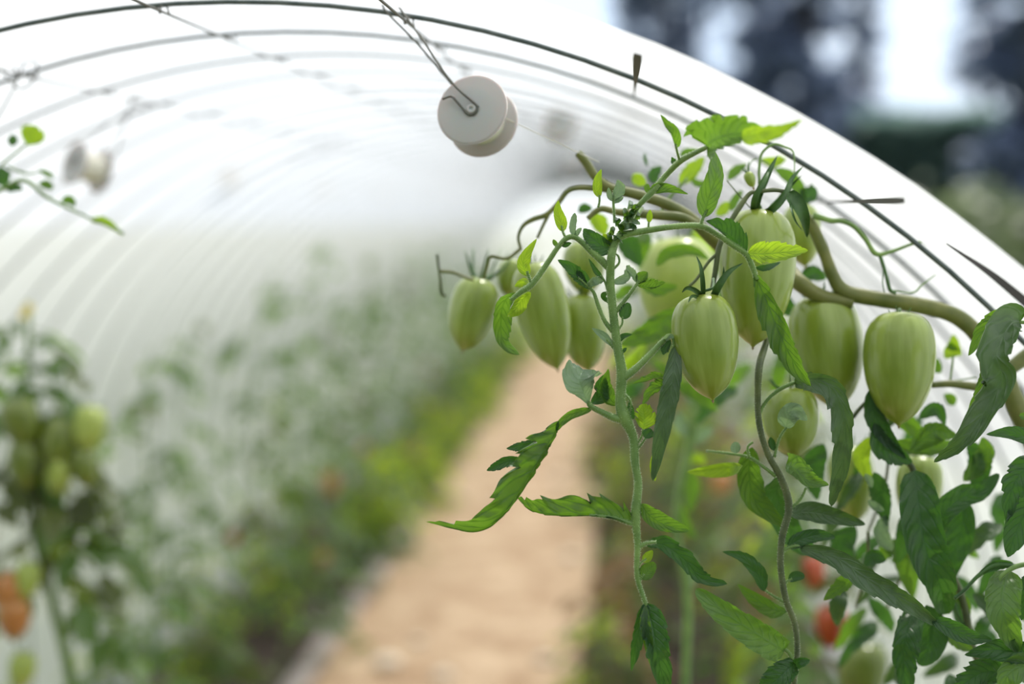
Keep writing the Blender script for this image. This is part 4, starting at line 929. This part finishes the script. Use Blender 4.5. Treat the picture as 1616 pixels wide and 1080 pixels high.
ROWM = [row_leaf_mesh('leaf', LEAF_ROW, s) for s in (1, 2, 3)] + [row_leaf_mesh('leaf', LEAF_OLIVE, 4), row_leaf_mesh('leaf', LEAF_BROWN, 5)]
LOWM = [row_leaf_mesh('leaf', LEAF_LOW, s, .2, 7) for s in (11, 12, 13)]
def put_leaf(parent, me, loc, rz, ry, sc):
    o = bpy.data.objects.new('leaf', me); COL.objects.link(o); o.parent = parent
    o.location = loc; o.rotation_euler = (random.uniform(-.3, .3), ry, rz); o.scale = (sc,) * 3
    return o
def row_plant(x, y, h, label, group, nleaf=14, lean=(0, 0), meshes=None, zmin=0.12, sc=1.0, biased=None):
    t = thing('tomato_plant', (x, y, 0), label, 'plant', group)
    pts = []
    for i in range(9):
        u = i / 8
        pts.append((x + lean[0] * u + .03 * math.sin(u * 7 + x * 9 + y), y + lean[1] * u + .03 * math.cos(u * 6 + y), -.02 + h * u, .006 * (1 - .6 * u)))
    tube('stem', pts, STEM, t, 7, 40)
    for k in range(nleaf):
        u = zmin + (1 - zmin) * (k + random.random() * .6) / nleaf
        u = min(u, 1)
        i = u * 8; a = pts[min(int(i), 8)]
        put_leaf(t, random.choice(meshes or ROWM), (a[0] - x, a[1] - y, -.02 + h * u), k * 2.4 + random.random(), random.uniform(-.3, .5), sc * random.uniform(.65, 1.1) * (1 - .42 * u))
    return t
def bgt(name_mat, w=.052, h=.075, seed=0):
    v, f, uv = tomato_verts(w, h, 16, seed=seed)
    me = bpy.data.meshes.new('tomato'); me.from_pydata([tuple(q) for q in v], [], f)
    ul = me.uv_layers.new(name='UVMap')
    for l in me.loops: ul.data[l.index].uv = uv[l.vertex_index]
    me.polygons.foreach_set('use_smooth', [True] * len(me.polygons)); me.materials.append(name_mat)
    mb = calyx_geo(w, h, 5, .8, .3, seed); mc = bpy.data.meshes.new('calyx'); mc.from_pydata([tuple(q) for q in mb.v], [], mb.f); mc.materials.append(CALYX)
    return me, mc
BG = {'green': bgt(TOM_D, seed=1), 'yellow-green': bgt(TOM_Y, seed=2), 'orange': bgt(TOM_O, seed=3), 'red': bgt(TOM_R, seed=4)}
def bg_tomato(loc, colr, label, group, sc=1.0, rot=None):
    o = bpy.data.objects.new('tomato', BG[colr][0]); COL.objects.link(o); o.location = loc; o.scale = (sc,) * 3
    o.rotation_euler = rot or (random.uniform(-.3, .3), random.uniform(-.3, .3), random.uniform(0, 6))
    c = bpy.data.objects.new('calyx', BG[colr][1]); COL.objects.link(c); c.parent = o
    return tag(o, label, 'tomato', group)
# left row
y = 3.3; i = 0
while y < 15.8:
    lab = '%s blurred sparse tomato plant of the left row, counted from the mouth' % ordinal(i + 1)
    if i < 3: lab = ['tall sparse tomato plant in the left row, nearest behind the one at the frame edge', 'second tall blurred plant along the left row', 'third tall blurred plant along the left row'][i]
    row_plant(-1.24 + random.uniform(-.05, .06), y, random.uniform(1.3, 1.58) if y < 9 else random.uniform(1.15, 1.4), lab, 'tomato plants in the left row', meshes=ROWM[:4] + ROWM[:2], nleaf=17 if y < 8 else 14, lean=(random.uniform(.1, .24), random.uniform(-.08, .08)), sc=1.25)
    y += 0.48 if y < 9 else .6; i += 1
# low bright plants beside the path
y = 3.1; i = 0
while y < 15.6:
    lb = '%s low lime-green plant along the left edge of the path, counted from the mouth' % ordinal(i + 1)
    t = row_plant((-1.40 if y < 6.0 else -1.14) + random.uniform(-.05, .05), y, random.uniform(.42, .62), lb, 'low plants beside the path', nleaf=18, meshes=LOWM + [ROWM[0]] + ([ROWM[3]] * 3 if y < 4.6 else []), zmin=.08, sc=random.choice((.7, .9, 1.0)) if y < 6 else random.choice((.9, 1.2, 1.5)))
    y += .55 if y < 9 else .75; i += 1
# right row
y = 2.4; i = 0
while y < 15.6:
    lab = '%s blurred tomato plant of the right row, counted from the mouth' % ordinal(i + 1)
    row_plant(0.34 + random.uniform(-.07, .1), y, random.uniform(1.2, 1.42) if y < 6 else random.uniform(.95, 1.2), lab, 'tomato plants in the right row', nleaf=26 if y < 7 else 14, lean=(random.uniform(-.08, .06), 0), meshes=ROWM + [ROWM[3], ROWM[3], LOWM[1]], sc=1.05)
    y += .42 if y < 7 else .6; i += 1
y = 2.2; i = 0
while y < 14:
    row_plant(0.0 + random.uniform(-.12, .10), y, random.uniform(.25, .6), '%s low dark green plant along the right edge of the path, counted from the mouth' % ordinal(i + 1), 'low plants right of the path', nleaf=16, meshes=[ROWM[0], ROWM[3], ROWM[3], LOWM[0], ROWM[4]], zmin=.08, sc=1.15)
    y += .45 if y < 8 else .7; i += 1
# the near plant at the left frame edge
c = P(62, 760, 2.6)
NP = thing('tomato_plant', (c.x + .06, c.y, 0), 'nearest blurred tomato plant at the left frame edge, bearing a fruit cluster', 'plant')
b = NP.location
ptube('stem', [(46, 478, 3), (44, 560, 5), (40, 640, 6), (48, 760, 7), (60, 860, 7.5), (85, 960, 8), (112, 1080, 9), (128, 1300, 10), (130, 1750, 11)], 2.6, STEM, NP)
for (px, py, rz, ry, sc, k) in [(50, 520, -.6, .2, .75, 0), (50, 530, .2, .5, .8, 3), (46, 560, 2.6, .3, .8, 0), (60, 600, .4, .6, .7, 3), (46, 640, 3.4, .3, .8, 1), (70, 660, -.3, .3, .7, 3), (55, 790, .1, .2, .8, 3), (70, 850, .3, .1, 1.1, 0), (60, 860, 2.8, .2, .9, 3), (90, 940, -.5, .3, .9, 0), (85, 930, 3.3, .3, 1., 1), (40, 500, -2.2, .4, .6, 0), (90, 640, -1.2, .3, 1.0, 3), (95, 700, .6, .7, 1.1, 3), (60, 700, -2.0, .5, 1.0, 3), (40, 560, -1.0, .6, 1.0, 0), (110, 740, -.4, .8, .9, 3), (20, 820, .8, .4, 1.0, 3), (70, 790, -.8, .3, 1.0, 0), (80, 900, 1.0, .5, 1.2, 3), (100, 1000, .2, .4, 1.2, 0), (75, 690, 1.4, .9, .8, 3), (120, 700, -2.6, .6, .8, 3), (64, 720, -1.6, .9, .8, 3)]:
    q = P(px, py, 2.6) - b; put_leaf(NP, ROWM[k], q, rz, ry, sc * .92)
for (px, py, s) in [(46, 486, 1.0), (38, 497, .8)]:
    mb = MB(); c0 = P(px, py, 2.58)
    for k in range(6):
        a = k * PI / 3; tipv = c0 + (RT * math.cos(a) + UP * math.sin(a)) * .013 * s - FW * .004; sd2 = (RT * -math.sin(a) + UP * math.cos(a)) * .003
        mb.add([c0, c0 + (tipv - c0) * .45 + sd2, tipv, c0 + (tipv - c0) * .45 - sd2], [(0, 1, 2, 3)])
    mb.build('flower', simple('yellow_petal', srgb(232, 206, 40), .6), NP)
grp = 'green tomatoes on the plant at the left frame edge'
for (px, py, s, cl, lab) in [(36, 672, 1.35, 'green', 'large blurred green tomato at the top left of the cluster by the left frame edge'), (140, 678, 1.1, 'yellow-green', 'sunlit yellow-green tomato at the right end of the left cluster'),  # yellow-green: fruit tone that also stands in for the cluster's highlights
        (40, 735, 1.2, 'green', 'shaded green tomato under the large one at the left frame edge'), (92, 752, .95, 'yellow-green', 'small yellow-green tomato at the bottom middle of the left cluster'), (132, 738, .95, 'green', 'small green tomato at the bottom right of the left cluster'), (92, 700, 1.2, 'green', 'dark green tomato in the middle of the left cluster'),
        (42, 918, .9, 'yellow-green', 'pale tomato of the lower left cluster, its topmost'), (14, 940, 1.15, 'orange', 'yellow-orange tomato in the lower left cluster'), (22, 978, 1.1, 'orange', 'orange tomato at the bottom of the lower left cluster'), (34, 1060, .9, 'yellow-green', 'single pale tomato in the bottom left corner')]:
    bg_tomato(P(px, py, 2.50), cl, lab, grp, s)
# ripening fruit low on the rows
for (px, py, d, cl, s, lab) in [(520, 762, 5.6, 'orange', 1.9, 'blurred orange tomato in the lime foliage left of the path'), (368, 850, 4.4, 'red', .95, 'dark red-orange tomato low in the left row'), (510, 884, 5.0, 'orange', 1.1, 'orange tomato low beside the soil at the path edge'),
        (575, 712, 6.6, 'red', 1.2, 'dull red tomato midway along the left row'), (656, 712, 7.5, 'orange', 1.6, 'pinkish orange tomato nearest the path halfway along'), (662, 640, 8.5, 'orange', 1.3, 'orange tomato farther along the left row'), (700, 655, 9.2, 'orange', 1.6, 'faint orange tomato far along beside the path'), (676, 585, 10, 'red', 1.4, 'farthest dull red tomato in the left row'),
        (1312, 990, 2.35, 'red', 1.05, 'blurred bright red tomato below the second shoot at lower right'), (1284, 905, 2.35, 'red', .75, 'smaller orange-red tomato above the bright red one'), (1140, 765, 3.4, 'orange', 1.2, 'dull orange tomato behind the second shoot'),
        (1362, 1066, 2.2, 'green', 1.4, 'blurred green tomato at the bottom right of the red one'), (1230, 1000, 3, 'orange', .9, 'small orange tomato low behind the second shoot'),
        (385, 892, 4.2, 'yellow-green', .75, 'fruit standing in for a whitish blurred highlight low in the left row'), (740, 560, 11, 'orange', 1.2, 'tiny distant orange tomato near the end of the left row'), (430, 640, 5.2, 'yellow-green', .9, 'yellowish tomato halfway up the left row'), (320, 520, 4.6, 'green', .8, 'green tomato high in the left row')]:  # the small yellow-green one near the soil is a highlight modelled as fruit
    bg_tomato(P(px, py, d), cl, lab, 'ripening tomatoes low in the rows', s * (1.0 if px > 1200 else .72))

# edging board and stones
bx = [(-1.10, 3.6), (-1.075, 7.4)]
v = []; 
for (x, y) in bx:
    for (dx, z) in ((-.04, -.02), (.04, -.02), (.04, .045), (.035, .05), (-.035, .05), (-.04, .045)): v.append(Vector((x + dx, y, z)))
f = [(k, (k + 1) % 6, 6 + (k + 1) % 6, 6 + k) for k in range(6)] + [(5, 4, 3, 2, 1, 0), (6, 7, 8, 9, 10, 11)]
o = mk('edging_board', v, f, simple('weathered_board', srgb(150, 138, 134), .8, col2=srgb(178, 168, 164), scale=12), smooth=False)
tag(o, 'weathered grey board edging the left side of the path', 'board')
STONE = simple('pale_stone', srgb(232, 218, 200), .8, col2=srgb(212, 196, 176), scale=30)
for (px, py, s, lab) in [(610, 1052, .05, 'pale stone on the path at the bottom of the picture'), (700, 1072, .04, 'second pale stone to the right of it at the bottom'), (660, 1015, .025, 'small stone just above the two pale ones'), (860, 1045, .035, 'pale stone on the right half of the path'), (900, 880, .04, 'greyish stone farther up on the right of the path'), (780, 800, .035, 'small pale stone in the middle of the path'), (880, 760, .04, 'pale stone near the shaded right side of the path')]:
    r_ = P(px, py, 1) - CAM; q = CAM + r_ * ((.035 - CAM.z) / r_.z)
    v = []; f = []
    for a in range(9):
        for bb in range(14):
            th = PI * a / 8; ph = 2 * PI * bb / 14; dv = Vector((math.sin(th) * math.cos(ph), math.sin(th) * math.sin(ph) * .8, math.cos(th) * .45))
            v.append(q + Vector((0, 0, s * .3)) + dv * s * (1 + .2 * noise.noise(dv * 2 + q)))
    for a in range(8):
        for bb in range(14): f.append((a * 14 + bb, a * 14 + (bb + 1) % 14, (a + 1) * 14 + (bb + 1) % 14, (a + 1) * 14 + bb))
    tag(mk('stone', v, f, STONE), lab, 'stone', 'pale stones on the path')

# ------------------------------------------------------------------ outside: trees, hedge, shrubs
BARK = simple('bark', srgb(60, 56, 60), .9, col2=srgb(84, 78, 78), scale=6)
NEEDLE = leaf_material('needle_haze_blue', srgb(104, 120, 160), srgb(124, 140, 180), (.22, .28, .42, 1), .4)  # blue of the distant haze is put into the needle colour
HEDGE = leaf_material('hedge_dark_green', srgb(90, 116, 116), srgb(108, 132, 130), (.26, .42, .38, 1), .4)
SHRUB = leaf_material('shrub_grey_green', srgb(92, 106, 78), srgb(116, 126, 98), (.2, .26, .12, 1), .3)
def scatter_foliage(name, parent, m, pts, size, rnd, flat=1.0):
    mb = MB()
    for p_ in pts:
        a = Vector((rnd.uniform(-1, 1), rnd.uniform(-1, 1), rnd.uniform(-.7, .7) * flat)).normalized(); b = a.cross(Vector((rnd.uniform(-1, 1), rnd.uniform(-1, 1), rnd.uniform(-1, 1)))).normalized()
        s = size * rnd.uniform(.6, 1.3); nn = a.cross(b)
        mb.add([p_ - a * s, p_ + b * s * .45 + nn * s * .1, p_ + a * s, p_ - b * s * .45 + nn * s * .1], [(0, 1, 2, 3)], [(.5, 0), (1, .5), (.5, 1), (0, .5)])
    return mb.build(name, m, parent)
def conifer(px, d, h, r, label, n=5200, base_frac=.12, m=None, gap=.0):
    c = P(px, 540, d); x, y = c.x, c.y; rnd = random.Random(int(px * 7 + d))
    t = thing('conifer_tree', (x, y, 0), label, 'tree', 'tall conifers beyond the tunnel')
    tube('trunk', [(x, y, -.1, .16), (x + .05, y, h * .5, .11), (x, y, h, .02)], BARK, t, 10, 20)
    pts = []; nb = 46
    br = MB()
    for k in range(nb):
        u = base_frac + (1 - base_frac) * (k + rnd.random()) / nb; L = r * (1 - u) ** .7 * rnd.uniform(.55, 1.2) + .15; a = rnd.uniform(0, 2 * PI)
        e = Vector((x + math.cos(a) * L, y + math.sin(a) * L, h * u - L * .25)); s0 = Vector((x, y, h * u))
        v, f = tube_geo([s0, s0.lerp(e, .5) + Vector((0, 0, .05 * L)), e], [.03, .02, .006], 5); br.add(v, f)
        for q in range(int(n / nb)):
            w_ = rnd.random() ** .7; pts.append(s0.lerp(e, w_) + Vector((rnd.gauss(0, .16), rnd.gauss(0, .16), rnd.gauss(0, .14) - .08)) * (.5 + L * .35))
    br.build('branches', BARK, t)['kind'] = 'stuff'
    scatter_foliage('foliage', t, m or NEEDLE, pts, .19, rnd)
    return t
def bush(px, py_top, d, rx, label, name='bush', m=None, n=2600, grp=None, cat='bush', z0=0.0, size=.09):
    top = P(px, py_top, d); rnd = random.Random(int(px + d * 10)); h = top.z; x, y = top.x, top.y
    t = thing(name, (x, y, 0), label, cat, grp)
    tube('trunk', [(x, y, -.05, .06), (x, y, h * .6, .03)], BARK, t, 8, 8)
    pts = []
    for i in range(n):
        a = rnd.uniform(0, 2 * PI); u = rnd.random() ** .5; v_ = rnd.uniform(-1, 1); rr_ = (1 - v_ * v_) ** .5
        k = u * (1 + .25 * noise.noise(Vector((math.cos(a) * 2, math.sin(a) * 2, v_ * 2 + px))))
        pts.append(Vector((x + rx * k * rr_ * math.cos(a), y + rx * k * rr_ * math.sin(a), h * .5 + h * .5 * v_ * k)))
    scatter_foliage('foliage', t, m or HEDGE, pts, size, rnd)
    return t
conifer(1258, 22, 9.5, 1.35, 'dark blurred conifer in the gap of sky above the film edge', n=4800)
conifer(1050, 32, 12.5, 2.3, 'blurred conifer showing at the top edge over the film', n=5000, base_frac=.3)
conifer(1608, 20, 9.0, .62, 'dark conifer standing at the right frame edge', n=5000)
conifer(1195, 33, 9.5, 1.0, 'slimmer farther conifer left of the dark one in the sky gap', n=3600)
conifer(1350, 37, 9.0, .9, 'slimmer farther conifer just right of the dark one', n=1500, base_frac=.3)
conifer(1535, 36, 10.5, 1.1, 'sparse farther conifer left of the one at the right edge', n=1400, base_frac=.45)
conifer(1720, 23, 9.5, 1.2, 'conifer mostly beyond the right frame edge')
hd = thing('hedge', P(1450, 540, 26), 'long dark blurred hedge closing the view behind the tunnel at right', 'hedge')
hd.location.z = 0
rnd = random.Random(4); pts = []
for i in range(30000):
    px = rnd.uniform(1080, 1760); d = rnd.uniform(25, 27); top = P(px, 180 + 12 * noise.noise(Vector((px * .012, 0, 0))), d)
    k = rnd.random() ** .7
    pts.append(Vector((top.x, top.y, top.z * k)))
scatter_foliage('foliage', hd, HEDGE, pts, .17, rnd)
for px in range(1120, 1760, 90):
    c = P(px, 400, 26); tube('trunk', [(c.x, c.y, -.1, .1), (c.x, c.y, 2.4, .04)], BARK, hd, 8, 6)
for i, (px, py, d, rx, lab) in enumerate([(1500, 300, 11, .75, 'pale grey-green shrub closest to the film edge'), (1590, 305, 10.5, .8, 'pale grey-green shrub at the right frame edge'), (1430, 318, 13, .8, 'pale grey-green shrub half hidden behind the film')]):
    bush(px, py, d, rx, lab, name='shrub', m=SHRUB, n=2600, grp='pale shrubs beside the tunnel', cat='shrub')
